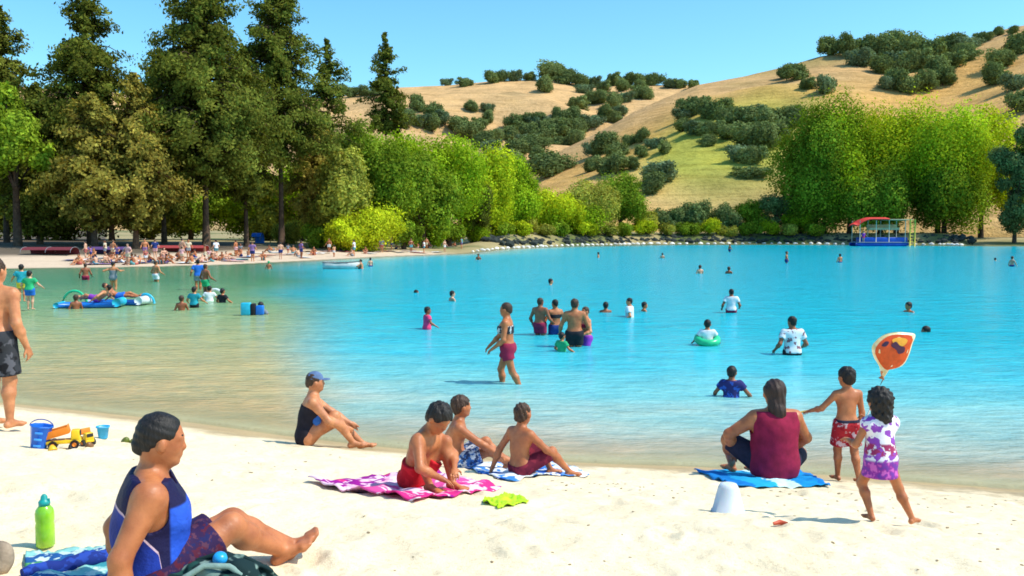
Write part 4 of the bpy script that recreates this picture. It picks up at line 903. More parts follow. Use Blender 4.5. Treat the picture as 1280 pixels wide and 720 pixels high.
# boy walking at the water line
C_redp = pattern('trunks_red_print', (.42, .02, .03), [(.60, .40, .42), (.30, .01, .02)], 16, .56)
def f_walk(root):
    b = Body(H=1.12, b=.92, hs=1.28, pelvis=(0, 0, .565), sp1=(0, .0, 1), sp2=(.05, .04, 1), face=(-.3, 1, -.1), handL=(-.27, .20, .66), handR=(.20, .06, .50), poleR=(.4, -1, 0), poleL=(-.6, -.8, -.6), footR=(.08, -.12, .05), footL=(-.045, .06, .05), toeR=(.3, 1, 0), toeL=(0, 1, 0), fingers=True)
    b.body(.0065, S_tan, root); b.trunks(.008, C_redp, root, t=.80, off=.014, rise=.035, flare=.022); b.hair(.006, M_hair, root, 'short')
    root['hl'] = 0; figure.hand = b.wrL+nrm(b.wrL-b.elL)*.06; 
    wb = union_mesh('waistband', [([grow(q, .019) for q in b.low+b.mid], [(b.P+b.sp1*.042*b.H, b.sp1), (b.P+b.sp1*.020*b.H, -b.sp1)])], .007, C_dk, root, .04)
pw = on_sand(1056, 601); BW = figure('small boy in red patterned trunks walking barefoot along the water edge', pw, 98, f_walk)
def tow(root, v):
    a = root.rotation_euler[2]; return np.array([root.location[0]+v[0]*math.cos(a)-v[1]*math.sin(a), root.location[1]+v[0]*math.sin(a)+v[1]*math.cos(a), root.location[2]+v[2]])
hw_ = tow(BW, figure.hand); m = MB(); m.tube([hw_+np.array([-.16, -.02, -.015]), hw_+np.array([.05, .01, .01])], [.009, .012], 8); tag(m.build('stick', simple('wood_yellow', (.55, .42, .12))), 'yellowish stick held out to the left by the small walking boy', 'stick')
# girl with balloon
def mk_dress():
    t = NT('dress_print'); co = t.coords(); sp = t.N('ShaderNodeSeparateXYZ'); t.L(co, sp.inputs[0])
    n1 = t.noise(22, co, 2); n2 = t.noise(30, co, 2)
    c = t.mix(t.ramp(n1, [(.50, (0, 0, 0)), (.54, (1, 1, 1))]), (.78, .74, .80), (.26, .05, .42))
    z = t.math('ADD', sp.outputs[2], 0.0)
    band = t.ramp(z, [(.44, (0, 0, 0)), (.45, (1, 1, 1)), (.51, (1, 1, 1)), (.52, (0, 0, 0))]); c = t.mix(t.math('MULTIPLY', band, t.ramp(n2, [(.42, (0, 0, 0)), (.48, (1, 1, 1))])), c, (.32, .02, .10))
    low = t.ramp(z, [(.405, (1, 1, 1)), (.42, (0, 0, 0))]); c = t.mix(low, c, t.ramp(n2, [(.40, (.55, .10, .45)), (.46, (.30, .02, .30)), (.58, (.16, .03, .32))]))
    t.color(c); t.rough(.85); t.bump(t.noise(30, co), .5, .006); return t.m
C_dress = mk_dress()
def f_girl(root):
    b = Body(H=.86, b=.95, hs=1.42, fem=False, pelvis=(0, 0, .41), sp1=(0, .06, 1), sp2=(0, .03, 1), face=(-.1, 1, .05), headup=(0, -.02, 1), handR=(.05, .20, .60), handL=(-.12, .16, .50), poleR=(.5, -.5, -.8), poleL=(-.5, -.5, -.8), footR=(.20, -.07, .045), footL=(-.045, .01, .045), toeR=(.9, .5, 0), toeL=(.1, 1, 0), kneeR=(.3, 1, .1), palmR=(-1, 0, 0), fingers=True, curl=1.0)
    b.body(.006, S_tan, root)
    H = b.H; d0 = b.P-np.array([0, 0, .055*H*2]); pr = [grow(q, .014) for q in b.low+b.mid+b.top+b.delt]+[cone(b.waist, d0, .085*H, .125*H)]
    subs = [ell(b.neckb+b.F2*.02*H+b.sp2*.02*H, (.05*H, .06*H, .055*H), b.M2)]+[cone(sj, sj-b.sp2*.03*H, .034*H, .034*H) for sj in (b.shR, b.shL)]
    items = [(pr, [(np.array([0, 0, .300]), (0, 0, -1))])]
    union_mesh('dress', items, .0075, C_dress, root, .04, subs); b.hair(.0055, M_hair, root, 'curly', off=.07)
    figure.hand = b.wrR+nrm(b.wrR-b.elR)*.05
pg = on_sand(1098, 656); GIRL = figure('little girl with dark curly hair in white and purple dress walking on the sand', pg, 104, f_girl)
hg = tow(GIRL, figure.hand)
# the foil balloon on its stick
def foil():
    Y = hg[1]; root = empty('balloon', hg, 0, 'orange foil balloon with a cream rim on a thin stick above the curly haired girl', 'balloon')
    m = MB(); top = at_y(1104, 474, Y+.02)-hg; m.tube([np.array([0, 0, -.10]), np.array([top[0]*.6, 0, top[2]*.6]), top], .004, 6); m.build('stick', simple('stick_white', (.7, .66, .6)), root)
    out = [(1103, 472), (1099, 458), (1092, 446), (1090, 434), (1096, 425), (1106, 418), (1120, 415), (1132, 415.5), (1144, 418), (1140, 430), (1136, 443), (1129, 456), (1118, 461), (1110, 463)]
    def resample(pp, n):
        pp = np.array(pp, float); k = len(pp); t = np.arange(n)*k/n; i = t.astype(int); f = (t-i)[:, None]; g = lambda j: pp[j % k]
        return .5*((2*g(i))+(-g(i-1)+g(i+1))*f+(2*g(i-1)-5*g(i)+4*g(i+1)-g(i+2))*f**2+(-g(i-1)+3*g(i)-3*g(i+1)+g(i+2))*f**3)
    O = resample(out, 72); P3 = np.array([at_y(a, b_, Y+.02)-hg for a, b_ in O])[:, [0, 2]]; ctr = np.array(at_y(1116, 439, Y+.02)-hg)[[0, 2]]
    m = MB(); V = []; rings = [1.0, .97, .88, .72, .5, .25]
    for sgn in (-1, 1):
        for k in rings: V += [(ctr[0]+(q[0]-ctr[0])*k, sgn*(.040*math.sqrt(max(0, 1-k**2.6))*(1-.16*math.sin(i*PI/9)*(k > .6)))+.02, ctr[1]+(q[1]-ctr[1])*k) for i, q in enumerate(P3)]
        V.append((ctr[0], sgn*.042+.02, ctr[1]))
    n = 72; F = []
    for h_ in (0, 1):
        o_ = h_*(6*n+1)
        for k in range(5):
            for i in range(n):
                q = (o_+k*n+i, o_+k*n+(i+1) % n, o_+(k+1)*n+(i+1) % n, o_+(k+1)*n+i); F.append(q if h_ == 0 else q[::-1])
        for i in range(n): q = (o_+5*n+i, o_+5*n+(i+1) % n, o_+6*n); F.append(q if h_ == 0 else q[::-1])
    for i in range(n): F.append((i, 6*n+1+i, 6*n+1+(i+1) % n, (i+1) % n))
    m.add(V, F); t = NT('foil'); co = t.coords()
    t.color(t.ramp(t.noise(30, co, 2), [(.4, (.80, .62, .28)), (.6, (.88, .76, .50))])); t.rough(.28); t.b.inputs['Specular IOR Level'].default_value = .6; m.build('foil_rim', t.m, root)
    # printed panels just proud of the foil
    def panel(name, pts, c, lift=.004, n_=26):
        q = resample(pts, n_); m = MB(); c0 = np.array(pts, float).mean(0); V = []
        def dep(w):
            d = w-ctr; best = 1e9
            a = math.atan2(d[1], d[0]); aa = np.arctan2(P3[:, 1]-ctr[1], P3[:, 0]-ctr[0]); j = int(np.argmin(np.abs(np.angle(np.exp(1j*(aa-a)))))); k = min(.999, np.linalg.norm(d)/np.linalg.norm(P3[j]-ctr))
            return -.040*math.sqrt(max(0, 1-k**2.6))+.02-lift-.002
        for k in (1, .66, .33, .02):
            for a, b_ in q:
                a2, b2 = c0[0]+(a-c0[0])*k, c0[1]+(b_-c0[1])*k; w = at_y(a2, b2, Y+.02)-hg; V.append((w[0], dep(w[[0, 2]]), w[2]))
        F = [(k*n_+i, k*n_+(i+1) % n_, (k+1)*n_+(i+1) % n_, (k+1)*n_+i) for k in range(3) for i in range(n_)]; F.append(tuple(3*n_+i for i in range(n_)))
        m.add(V, F); return m.build(name, simple('print_'+name+str(lift), c, .3, .15, 40, .1), root)
    panel('orange_panel', [(1103, 460), (1093.5, 445), (1092.5, 435), (1099, 426), (1110, 419), (1124, 417.5), (1138, 420), (1135.5, 434), (1130, 449), (1121, 458.5), (1110, 461)], (.70, .085, .01))
    panel('yellow_patch', [(1112, 424), (1122, 421), (1131, 424), (1126, 431), (1117, 432)], (.85, .38, .03), .007)
    panel('dark_patch', [(1110, 431), (1116, 426), (1121, 431), (1127, 433), (1126, 439), (1119, 441), (1116, 436)], (.07, .015, .05), .010)
    panel('dark_patch', [(1099, 431), (1104, 426), (1108, 427), (1104, 432)], (.05, .02, .05), .007)
    m = MB(); c = at_y(1103, 470, Y+.02)-hg; m.tube([c+np.array([-.006, 0, -.02]), c, c+np.array([.004, 0, .03])], [.022, .008, .02], 8); m.build('valve', simple('foil_orange', (.7, .18, .04), .3), root)
foil()
# ------------------------------------------------------------------ towels and toys
def towel(name, corners, mat, label, cat='towel', nu=60, nv=40, wav=.018, lift=.014, seed=0, edge=.03):
    Cc = [on_sand(*c)[:2] for c in corners]; u, v = np.meshgrid(np.linspace(0, 1, nu), np.linspace(0, 1, nv), indexing='ij')
    X = (1-u)*(1-v)*Cc[0][0]+u*(1-v)*Cc[1][0]+u*v*Cc[2][0]+(1-u)*v*Cc[3][0]; Y = (1-u)*(1-v)*Cc[0][1]+u*(1-v)*Cc[1][1]+u*v*Cc[2][1]+(1-u)*v*Cc[3][1]
    X = X+edge*fbm(u*3+seed, v*3, 3); Y = Y+edge*fbm(u*3+seed+40, v*3+7, 3)
    Z = ground_h(X, Y)+lift+wav*(np.abs(fbm(u*5+seed, v*4+seed*2, 3))*1.8+.25*vnoise(u*24+seed, v*18)); 
    n = nu*nv; V = np.vstack([np.stack([X.ravel(), Y.ravel(), Z.ravel()], 1), np.stack([X.ravel(), Y.ravel(), Z.ravel()-.008], 1)])
    ii = (np.arange(nu-1)[:, None]*nv+np.arange(nv-1)[None, :]).ravel(); Q = np.stack([ii, ii+nv, ii+nv+1, ii+1], 1); Q2 = Q[:, ::-1]+n
    edge_i = [i*nv for i in range(nu)]+[(nu-1)*nv+j for j in range(1, nv)]+[i*nv+nv-1 for i in range(nu-2, -1, -1)]+[j for j in range(nv-2, 0, -1)]
    E = np.array([[a, b, b+n, a+n] for a, b in zip(edge_i, edge_i[1:]+edge_i[:1])])[:, ::-1]
    o = mesh_np(name, V, np.vstack([Q, Q2, E]), mat); C = np.stack([u.ravel(), v.ravel(), u.ravel()*0], 1); set_col(o, 'uvc', np.vstack([C, C])); return tag(o, label, cat)
def stripemat(name, cols, scale, axis=1, blot=None, wob=.06):
    t = NT(name); ca = t.N('ShaderNodeVertexColor'); ca.layer_name = 'uvc'; sp = t.N('ShaderNodeSeparateColor'); t.L(ca.outputs[0], sp.inputs[0]); co = t.coords()
    v = t.math('ADD', t.math('MULTIPLY', sp.outputs[axis], scale), t.math('MULTIPLY', t.noise(6, co, 2), wob)); v = t.math('FRACT', v)
    k = len(cols); st = []
    for i, c in enumerate(cols): st += [(i/k+.01, c), ((i+1)/k-.01, c)]
    c = t.ramp(v, st)
    if blot: c = t.mix(t.ramp(t.noise(blot[1], co, 2), [(.52, (0, 0, 0)), (.56, (1, 1, 1))]), c, blot[0])
    t.color(c); t.rough(.95); t.b.inputs['Specular IOR Level'].default_value = .1; t.bump(t.noise(180, co, 2), .6, .006); return t.m
towel('towel', [(384, 603), (520, 630), (628, 612), (548, 590)], stripemat('towel_pink', [(.62, .03, .20), (.30, .01, .25), (.75, .35, .48), (.70, .08, .30)], 1.0, 0, ((.80, .55, .66), 8), .5), 'crumpled pink and magenta beach towel under the hunched boy', seed=3, wav=.03)
towel('towel', [(560, 580), (628, 601), (736, 595), (690, 577)], stripemat('towel_blue_white', [(.02, .09, .42), (.05, .22, .60), (.70, .74, .78), (.04, .20, .55)], 1.6, 1, ((.72, .74, .78), 9), .4), 'blue and white beach towel under the two boys near the water', seed=8, wav=.022)
towel('towel', [(868, 589), (925, 610), (1036, 609), (1000, 588)], stripemat('towel_blue_light', [(.01, .18, .52), (.02, .36, .70), (.55, .78, .85), (.01, .25, .60)], 1.0, 1, None, .15), 'bright blue striped beach towel under the woman in maroon', seed=15, wav=.018)
towel('towel', [(34, 694), (150, 683), (330, 738), (20, 775)], stripemat('towel_teal', [(.05, .30, .36), (.25, .55, .52), (.02, .10, .30), (.08, .32, .12)], 2.5, 1, ((.55, .68, .62), 18), .6), 'teal patterned towel under the green bottle and the woman in blue', seed=21, wav=.02, edge=.02)
# rolled navy cloth
a = on_sand(28, 726); b = on_sand(150, 700); m = MB(); pts = [a+(b-a)*t+np.array([0, .01*math.sin(t*9), .035+.008*math.sin(t*13)]) for t in np.linspace(0, 1, 14)]
m.tube(pts, [.020+.018*math.sin(min(1, t*1.3)*PI*.55)+.004*math.sin(t*31) for t in np.linspace(0, 1, 14)], 14); tag(m.build('rolled_cloth', pattern('navy_cloth', (.012, .03, .20), [(.02, .06, .35)], 20, .5)), 'rolled navy blue cloth lying on the teal towel behind the woman', 'cloth')
# bottle
def bottle():
    p = on_sand(57, 684); root = empty('water_bottle', p, 0, 'lime green water bottle with teal cap standing on the teal towel', 'bottle'); s = .00395
    R_ = .047
    t = NT('bottle_green'); co = t.coords(); t.color(t.ramp(t.noise(7, co), [(.35, (.22, .56, .02)), (.65, (.42, .72, .03))])); t.rough(.22); t.b.inputs['Transmission Weight'].default_value = .12; t.b.inputs['Coat Weight'].default_value = .3
    m = MB(); m.lathe([(.040, .006), (R_, .014), (R_, .12), (R_*.94, .135), (R_, .15), (R_, .185), (R_*.9, .205), (R_*.62, .222), (.024, .228)], seg=28); m.build('bottle_body', t.m, root)
    m = MB(); m.lathe([(.028, .226), (.029, .246), (.022, .254), (.018, .258), (.016, .275), (.009, .283), (.008, .285)], seg=22); m.build('cap', simple('cap_teal', (.01, .30, .28), .4), root)
    m = MB(); m.tube([(.0, 0, .252), (.028, 0, .262), (.030, 0, .240)], .004, 6); m.build('cap_loop', simple('cap_teal', (.01, .30, .28), .4), root)
bottle()
# backpack
def bag():
    p = on_sand(270, 752); root = empty('backpack', p, math.radians(12), 'dark teal backpack with pale straps lying beside the seated woman', 'backpack'); root.scale = (1.15,)*3
    M1 = pattern('bag_teal', (.006, .022, .024), [(.012, .06, .05), (.16, .24, .21)], 9, .55); M2 = cloth('bag_strap', (.20, .30, .27), .2, 30)
    pr = [ell((0, 0, .07), (.19, .13, .085)), ell((.06, -.02, .10), (.11, .10, .075)), ell((-.10, .02, .08), (.09, .10, .07)), ell((.15, .03, .05), (.08, .09, .05))]
    sdf_mesh('bag_body', pr, .008, M1, root, k=.05, disp=lambda X, Y, Z: .016*np.sin(X*38+Z*22)*np.sin(Y*33+X*9)+.008*np.sin(Z*80+X*50)*np.sin(Y*60))
    m = MB(); m.tube([(-.19, -.07, .05), (-.12, -.11, .13), (-.03, -.09, .178), (.06, -.09, .168), (.13, -.10, .12), (.2, -.10, .04)], [.012]*6, 8); m.build('strap', M2, root)
    m = MB(); m.tube([(-.1, .06, .14), (0, .0, .185), (.1, .02, .165), (.19, .05, .10), (.24, .06, .04)], [.010]*5, 8); m.build('strap', M1, root)
    m = MB(); m.tube([(-.06, -.115, .11), (.02, -.12, .125), (.1, -.115, .10)], [.006]*3, 6); m.build('zip', M2, root)
    bt = empty('flask', tuple(p+np.array([.02, -.02, .165])), 0, 'small bottle with rounded bright blue top poking out of the backpack', 'bottle'); bt.rotation_euler = (.35, .3, 0)
    m = MB(); m.lathe([(.028, -.05), (.030, .03), (.029, .036)], seg=18); m.build('flask_body', simple('flask_blue', (.02, .15, .32), .3), bt)
    m = MB(); m.lathe([(.031, .034), (.032, .055), (.026, .070), (.012, .078)], seg=18); m.build('lid', simple('flask_lid', (.02, .35, .75), .3), bt)
bag()
# grey brown lump at the left edge
p = on_sand(2, 716); t = mesh = sdf_mesh('stone', [ell((0, 0, .075), (.058, .06, .085)), ell((-.05, .02, .05), (.05, .06, .055))], .006, simple('stone_grey_brown', (.33, .25, .18), .9, .45, 9, .6, .02, .2), None, k=.04, disp=lambda X, Y, Z: .004*np.sin(X*60)*np.sin(Y*50+1)*np.sin(Z*45))
mesh.location = tuple(p); tag(mesh, 'rounded grey brown stone cut by the left edge of the picture', 'stone')
# toys
def pail():
    p = on_sand(48, 560); root = empty('toy_pail', p, .3, 'tall blue toy pail standing left of the yellow toys on the sand', 'pail'); root.scale = (1.25,)*3; M = simple('plastic_blue', (.012, .14, .62), .35, .12, 12, .1)
    m = MB(); prof = [(.050, 0), (.054, .01), (.072, .15), (.078, .152), (.078, .165), (.072, .165), (.068, .15), (.050, .02)]; m.lathe(prof, seg=8); o = m.build('pail_body', M, root, .003); 
    m = MB(); m.tube([(.076*math.cos(t), .03*math.sin(t)*0-.0, .155+.05*math.sin(t)) for t in np.linspace(0, PI, 12)], .004, 6); m.build('handle', simple('plastic_navy', (.01, .05, .30), .4), root)
    m = MB()
    for i in range(3): m.box((-.0, -.078+.01*i*0, .03+.045*i), (.05, .008, .014))
    m.build('moulded_bands', simple('plastic_light_blue', (.05, .30, .80), .4), root, .002)
    root.rotation_euler = (0, .16, .3)
pail()
def shovelbucket():
    p = on_sand(129, 548); root = empty('toy_bucket', p, 0, 'small light blue toy bucket with a wide rim, right of the yellow toys', 'bucket'); root.scale = (1.35,)*3; M = simple('plastic_sky_blue', (.03, .38, .70), .35, .1, 12, .1)
    m = MB(); m.lathe([(.030, 0), (.033, .004), (.044, .085), (.052, .087), (.052, .096), (.044, .096), (.040, .083), (.030, .012)], seg=20); m.build('bucket_body', M, root)
    m = MB(); m.tube([(.05*math.cos(t), .028*math.sin(t), .093-.012*math.sin(t)) for t in np.linspace(0, PI, 12)], .003, 6); m.build('handle', simple('plastic_white', (.75, .75, .75), .4), root)
shovelbucket()
def truck(px, py, s, deg, label, c1, c2):
    p = on_sand(px, py); root = empty('toy_truck', p, math.radians(deg), label, 'toy truck'); root.scale = (s, s, s)
    Y_ = simple('plastic_yellow', c1, .35, .1, 15, .1); O_ = simple('plastic_orange', c2, .35, .1, 15, .1); K = simple('plastic_black', (.02, .02, .022), .6)
    m = MB(); m.box((0, 0, .045), (.20, .075, .022)); m.build('chassis', Y_, root, .003)
    m = MB(); m.box((.070, 0, .085), (.055, .078, .06), taper=.85); m.build('cab', Y_, root, .006)
    m = MB(); m.box((.099, 0, .095), (.004, .055, .028)); m.build('windscreen', K, root, .001)
    M_ = np.array(Matrix.Rotation(-.25, 3, 'Y')); m = MB(); m.box((-.035, 0, .085), (.135, .085, .006), M_)
    for q in (1, -1): m.box((-.035, q*.042, .105), (.135, .006, .045), M_)
    m.box((.030, 0, .125), (.006, .085, .05), M_); m.build('tipper', O_, root, .002)
    for x in (-.06, .065):
        for q in (1, -1):
            m = MB(); m.tube([(x, q*.034, .028), (x, q*.056, .028)], [.028, .028], 18); w_ = m.build('wheel', K, root); m = MB(); m.tube([(x, q*.056, .028), (x, q*.060, .028)], [.013, .011], 12); m.build('rim', O_, w_)
truck(80, 561, 1.4, 20, 'yellow toy dump truck with raised orange tipper beside the blue pail', (.80, .50, .01), (.75, .20, .01))
truck(105, 556, 1.1, -35, 'smaller yellow toy truck on the right of the toy heap', (.78, .55, .02), (.80, .32, .02))
def mould(px, py, label, c, s=1):
    s = s*1.3
    p = on_sand(px, py); m = MB(); m.lathe([(.034*s, 0), (.036*s, .006), (.026*s, .022*s), (.024*s, .030*s), (.012*s, .042*s), (.004, .046*s)], seg=10); o = m.build('sand_mould', simple('mould'+str(px), c, .4, .1), None); o.location = tuple(p); o.rotation_euler = (.3, .4, px); tag(o, label, 'sand toy')
mould(92, 562, 'small dark grey sand mould in front of the yellow trucks', (.06, .05, .06)); mould(157, 552, 'left of two little olive green sand moulds near the light blue bucket', (.12, .15, .02)); mould(166, 553, 'right of two little olive green sand moulds near the light blue bucket', (.16, .17, .03), .8)
mould(112, 559, 'little brown sand mould lying right of the small yellow truck', (.20, .09, .03), .9); mould(66, 564, 'little yellow sand mould lying between the pail and the dump truck', (.75, .45, .02), .9)
# lime cloth disc
p = on_sand(629, 632); 
towel('lime_cloth', [(600, 630), (625, 637), (660, 629), (636, 618)], simple('lime_cloth', (.42, .72, .005), .7, .25, 14, .6, .01), 'crumpled lime green cloth on the sand beside the pink towel', 'cloth', 40, 30, .022, .012, 31, .03)
# white bucket upside down
def wb():
    p = on_sand(910, 640); root = empty('white_bucket', p, 0, 'upturned white plastic bucket on the sand in front of the blue striped towel', 'bucket')
    t = simple('plastic_milky', (.62, .66, .70), .35, .04, 10, .05); t.node_tree.nodes['Principled BSDF'].inputs['Subsurface Weight'].default_value = .3
    m = MB(); m.lathe([(.112, 0), (.112, .012), (.104, .014), (.066, .17), (.055, .19), (.035, .196), (.01, .197)], seg=32); m.build('bucket_body', t, root)
    m = MB(); m.tube([(.112*math.cos(t_), -.112*math.sin(t_), .010) for t_ in np.linspace(0, PI, 20)], .004, 6); m.build('handle', simple('wire_grey', (.4, .4, .42), .3), root)
wb()
# small debris on the right hand sand
rd = np.random.default_rng(12); peb = [rockmesh('pebble', rd, simple('pebble_brown', (.27, .19, .10), .9, .5, 30, .5), sc=(1.5, .9, .5)) for _ in range(3)]; up_ = [0]*3
spots = []
for i in range(110):
    px_ = 680+rd.random()*600; base_ = np.interp(px_, [640, 860, 1060, 1280], [600, 606, 612, 622]); py_ = base_+abs(rd.normal())*(9+max(0, px_-900)*.06)
    spots.append((px_, py_, .010+.018*rd.random()*rd.random()+.004))
for i in range(40): spots.append((150+rd.random()*480, np.interp(150+i*12, [150, 450, 640], [548, 574, 596])+rd.random()*12, .012+.014*rd.random()))
for i in range(24): spots.append((420+rd.random()*840, 640+rd.random()*75, .010+.012*rd.random()))
for i, (a_, b_, s_) in enumerate(spots):
    if (880 < a_ < 930 and 600 < b_ < 645): continue
    p = on_sand(a_, b_); k = i % 3; o = peb[k] if not up_[k] else peb[k].copy()
    if up_[k]: COL.objects.link(o)
    up_[k] = 1; o.location = tuple(p+np.array([0, 0, s_*.05])); o.scale = (s_, s_, s_*.7); o.rotation_euler = (0, 0, rd.random()*6); tag(o, 'small brown pebble or bit of bark on the sand', 'pebble', 'brown pebbles and bits scattered on the near sand')
p = on_sand(975, 657); m = MB(); m.tube([p+np.array([-.04, 0, .012]), p+np.array([0, .005, .02]), p+np.array([.045, 0, .012])], [.010, .016, .010], 8); tag(m.build('reddish_object', simple('object_red', (.55, .08, .03), .5)), 'tiny reddish object lying left of the girl in the sand', 'sand toy')  # small reddish object, kind unknown
# ------------------------------------------------------------------ bathers in the lake and on the far beach
def colm(c): return cloth('%d_%d_%d' % tuple(int(v*255) for v in c), c, .2, 8)
RED, PINK, NAVY, BLK, WHT, GRN, TEAL, BLU, YEL, PUR, MAR, ORG, GRY = [colm(c) for c in ((.50, .03, .03), (.75, .06, .18), (.02, .04, .18), (.02, .02, .025), (.72, .72, .74), (.03, .38, .16), (.02, .30, .38), (.02, .14, .55), (.75, .55, .06), (.26, .05, .42), (.28, .02, .06), (.75, .26, .04), (.22, .24, .27))]
PROTO = {}
def proto(key, h=.017, **kw):
    top, bot, hairst, cap = kw.pop('top', None), kw.pop('bot', 'trunks'), kw.pop('hairst', 'short'), kw.pop('cap', False)
    root = empty('person'); b = Body(**kw); b.body(h, S_tan, root)
    b.hair(h*.8, M_hair, root, hairst)
    if bot == 'trunks': b.trunks(h, NAVY, root, t=.6, off=.02, rise=.04)
    if top == 'shirt': b.shirt(h, WHT, root, off=.02, hem=-.01, sleeve=.55)
    if top == 'suit': b.suit(h, BLK, root, top=.11, off=.016)
    if top == 'band': b.band(h, BLK, root, .05, .11, off=.016)
    if cap: b.cap(h*.8, NAVY, root)
    root['n'] = 0; PROTO[key] = (root, b); return root
H0 = 1.65; z0 = .522*H0
proto('man', H=H0, pelvis=(0, 0, z0), b=1.05, face=(.2, 1, -.1), handR=(.30, .25, z0+.05), handL=(-.32, .15, z0+.0))
proto('woman', H=H0, pelvis=(0, 0, z0), fem=True, top='band', hairst='bun', handR=(.28, .2, z0+.1), handL=(-.30, .25, z0+.1), face=(-.3, 1, -.1))
proto('suitw', H=H0, pelvis=(0, 0, z0), fem=True, top='suit', bot=None, hairst='bun', handR=(.42, .1, z0+.35), handL=(-.42, .1, z0+.35), face=(.3, 1, 0))
proto('shirt', H=H0, pelvis=(0, 0, z0), top='shirt', handR=(.30, .22, z0+.08), handL=(-.32, .12, z0+.05), face=(-.4, 1, -.1))
proto('child', H=1.15, hs=1.25, pelvis=(0, 0, .60), handR=(.20, .18, .58), handL=(-.24, .05, .56), face=(.2, 1, 0))
proto('childshirt', H=1.15, hs=1.25, pelvis=(0, 0, .60), top='shirt', handR=(.30, .18, .66), handL=(-.28, .15, .66), face=(.2, 1, 0))
proto('sit', H=1.60, pelvis=(0, 0, .11), sp1=(0, -.1, 1), sp2=(0, .2, 1), handR=(.15, .42, .28), handL=(-.15, .42, .28), poleR=(.8, -.3, 0), poleL=(-.8, -.3, 0), footR=(.12, .6, .07), footL=(-.12, .55, .07), kneeR=(.1, .2, 1), kneeL=(-.1, .2, 1))
proto('lie', H=1.60, pelvis=(0, 0, .16), sp1=(0, -1, .45), sp2=(0, -1, .75), face=(0, .9, .6), headup=(0, -.6, 1), handR=(.45, -.1, .12), handL=(-.45, -.1, .12), poleR=(1, -.5, 0), poleL=(-1, -.5, 0), footR=(.14, .76, .14), footL=(-.12, .72, .14), kneeR=(.1, .2, 1), kneeL=(-.1, .2, 1), toeR=(.2, .5, 1), toeL=(-.2, .5, 1))
_first = {k: True for k in PROTO}
def recol(root, skin=None, hair=None, **cl):
    for c in root.children:
        k = c.name.split('.')[0]; m = {'body': skin, 'hair': hair}.get(k) or cl.get(k)
        if m and len(c.material_slots): c.material_slots[0].link = 'OBJECT'; c.material_slots[0].material = m
def bather(key, loc, deg, s, label, group=None, **kw):
    p = PROTO[key][0]; o = p if _first[key] else copy_tree(p); _first[key] = False
    o.location = tuple(float(v) for v in loc); o.rotation_euler = (0, 0, math.radians(deg-90)); o.scale = (s, s, s); recol(o, **kw); tag(o, label, 'person', group)
    if 'n' in o: del o['n']
    return o
def wade(key, px, top, wl, deg, label, H=1.65, maxw=None, **kw):
    """stand in the lake: head top at 'top', water surface at 'wl' (photo rows)"""
    w = at_z(px, wl, 0.0); s = H/PROTO[key][1].H; v = at_y(px, top, w[1])[2]; hz = PROTO[key][1].hc[2]+PROTO[key][1].hh*.56
    return bather(key, (w[0], w[1], v-hz*s), deg, s, label, **kw)
# named bathers, near to far
C_strp = pattern('band_dark_white', (.03, .03, .04), [(.6, .6, .62)], 14, .55)
def f_wader(root):
    z = .522*1.62; b = Body(H=1.72, b=.92, fem=True, pelvis=(0, 0, z+.02), sp1=(0, .02, 1), face=(.0, 1, -.12), handR=(.12, .40, z-.04), handL=(-.16, .22, z+.02), poleR=(.4, -1, 0), poleL=(-.4, -1, 0), footR=(.08, .10, .08), footL=(-.09, -.30, .06), toeR=(0, 1, 0), toeL=(0, 1, 0))
    b.body(.012, S_tan, root); b.band(.011, C_strp, root, .045, .125, off=.014); b.trunks(.011, MAR, root, t=.5, off=.02, rise=.05); b.hair(.010, M_hairb, root, 'bun')
w = at_z(634, 479, 0); figure('tall woman in dark striped top and maroon shorts wading with one arm held out', (w[0], w[1], -.24), 168, f_wader)
wade('man', 675, 372, 419, 60, 'slim bare chested bather in red trunks, left of the three standing together', H=1.5, skin=S_dark, hair=M_hairb, shorts=MAR)
wade('woman', 694, 374, 418, 110, 'bather in dark two piece standing between the slim bather and the broad man', H=1.55, skin=S_tan, shorts=NAVY, bikini_top=BLK)
wade('man', 718, 373, 434, 85, 'broad bare backed man standing thigh deep with his back to the beach', H=1.75, skin=S_tan, shorts=BLK)
wade('woman', 732, 383, 432, 200, 'woman facing left close beside the broad bare backed man', H=1.58, skin=S_mid, hair=M_hairb, shorts=PUR, bikini_top=MAR)
wade('childshirt', 702, 415, 440, 40, 'child in green shirt in the water in front of the broad man', H=1.0, skin=S_tan, shirt=GRN, shorts=BLK)
wade('childshirt', 534, 383, 411, 20, 'child in bright pink shirt standing waist deep left of the tall wading woman', H=1.2, skin=S_dark, shirt=PINK, shorts=PINK)
wade('child', 565, 363, 376, 30, 'swimmer with dark hair and pale shoulders behind the pink shirted child', H=1.4, skin=S_light)
wade('child', 520, 362, 366, 0, 'barely visible dark head of a swimmer above the pink shirted child', H=1.4, skin=S_dark)
wade('child', 688, 348, 356, 20, 'lone swimmer behind the three bathers standing together', H=1.6, skin=S_mid)
wade('child', 757, 377, 390, 90, 'swimmer with only a dark head showing just right of the standing group', H=1.4, skin=S_dark)
wade('shirt', 787, 372, 396, 160, 'bather in white shirt with dark cap standing chest deep right of the group', H=1.6, skin=S_mid, hair=M_hair, shirt=WHT)
wade('child', 805, 377, 389, 10, 'slim child bather just right of the white shirted chest deep bather', H=1.3, skin=S_tan)
wade('shirt', 914, 361, 391, 80, 'bather in white top with dark head standing above the green swim ring', H=1.5, skin=S_dark, shirt=WHT, shorts=MAR)
wade('childshirt', 884, 399, 431, 90, 'child in pale shirt inside the green swim ring', H=1.25, skin=S_tan, shirt=WHT, shorts=GRN)
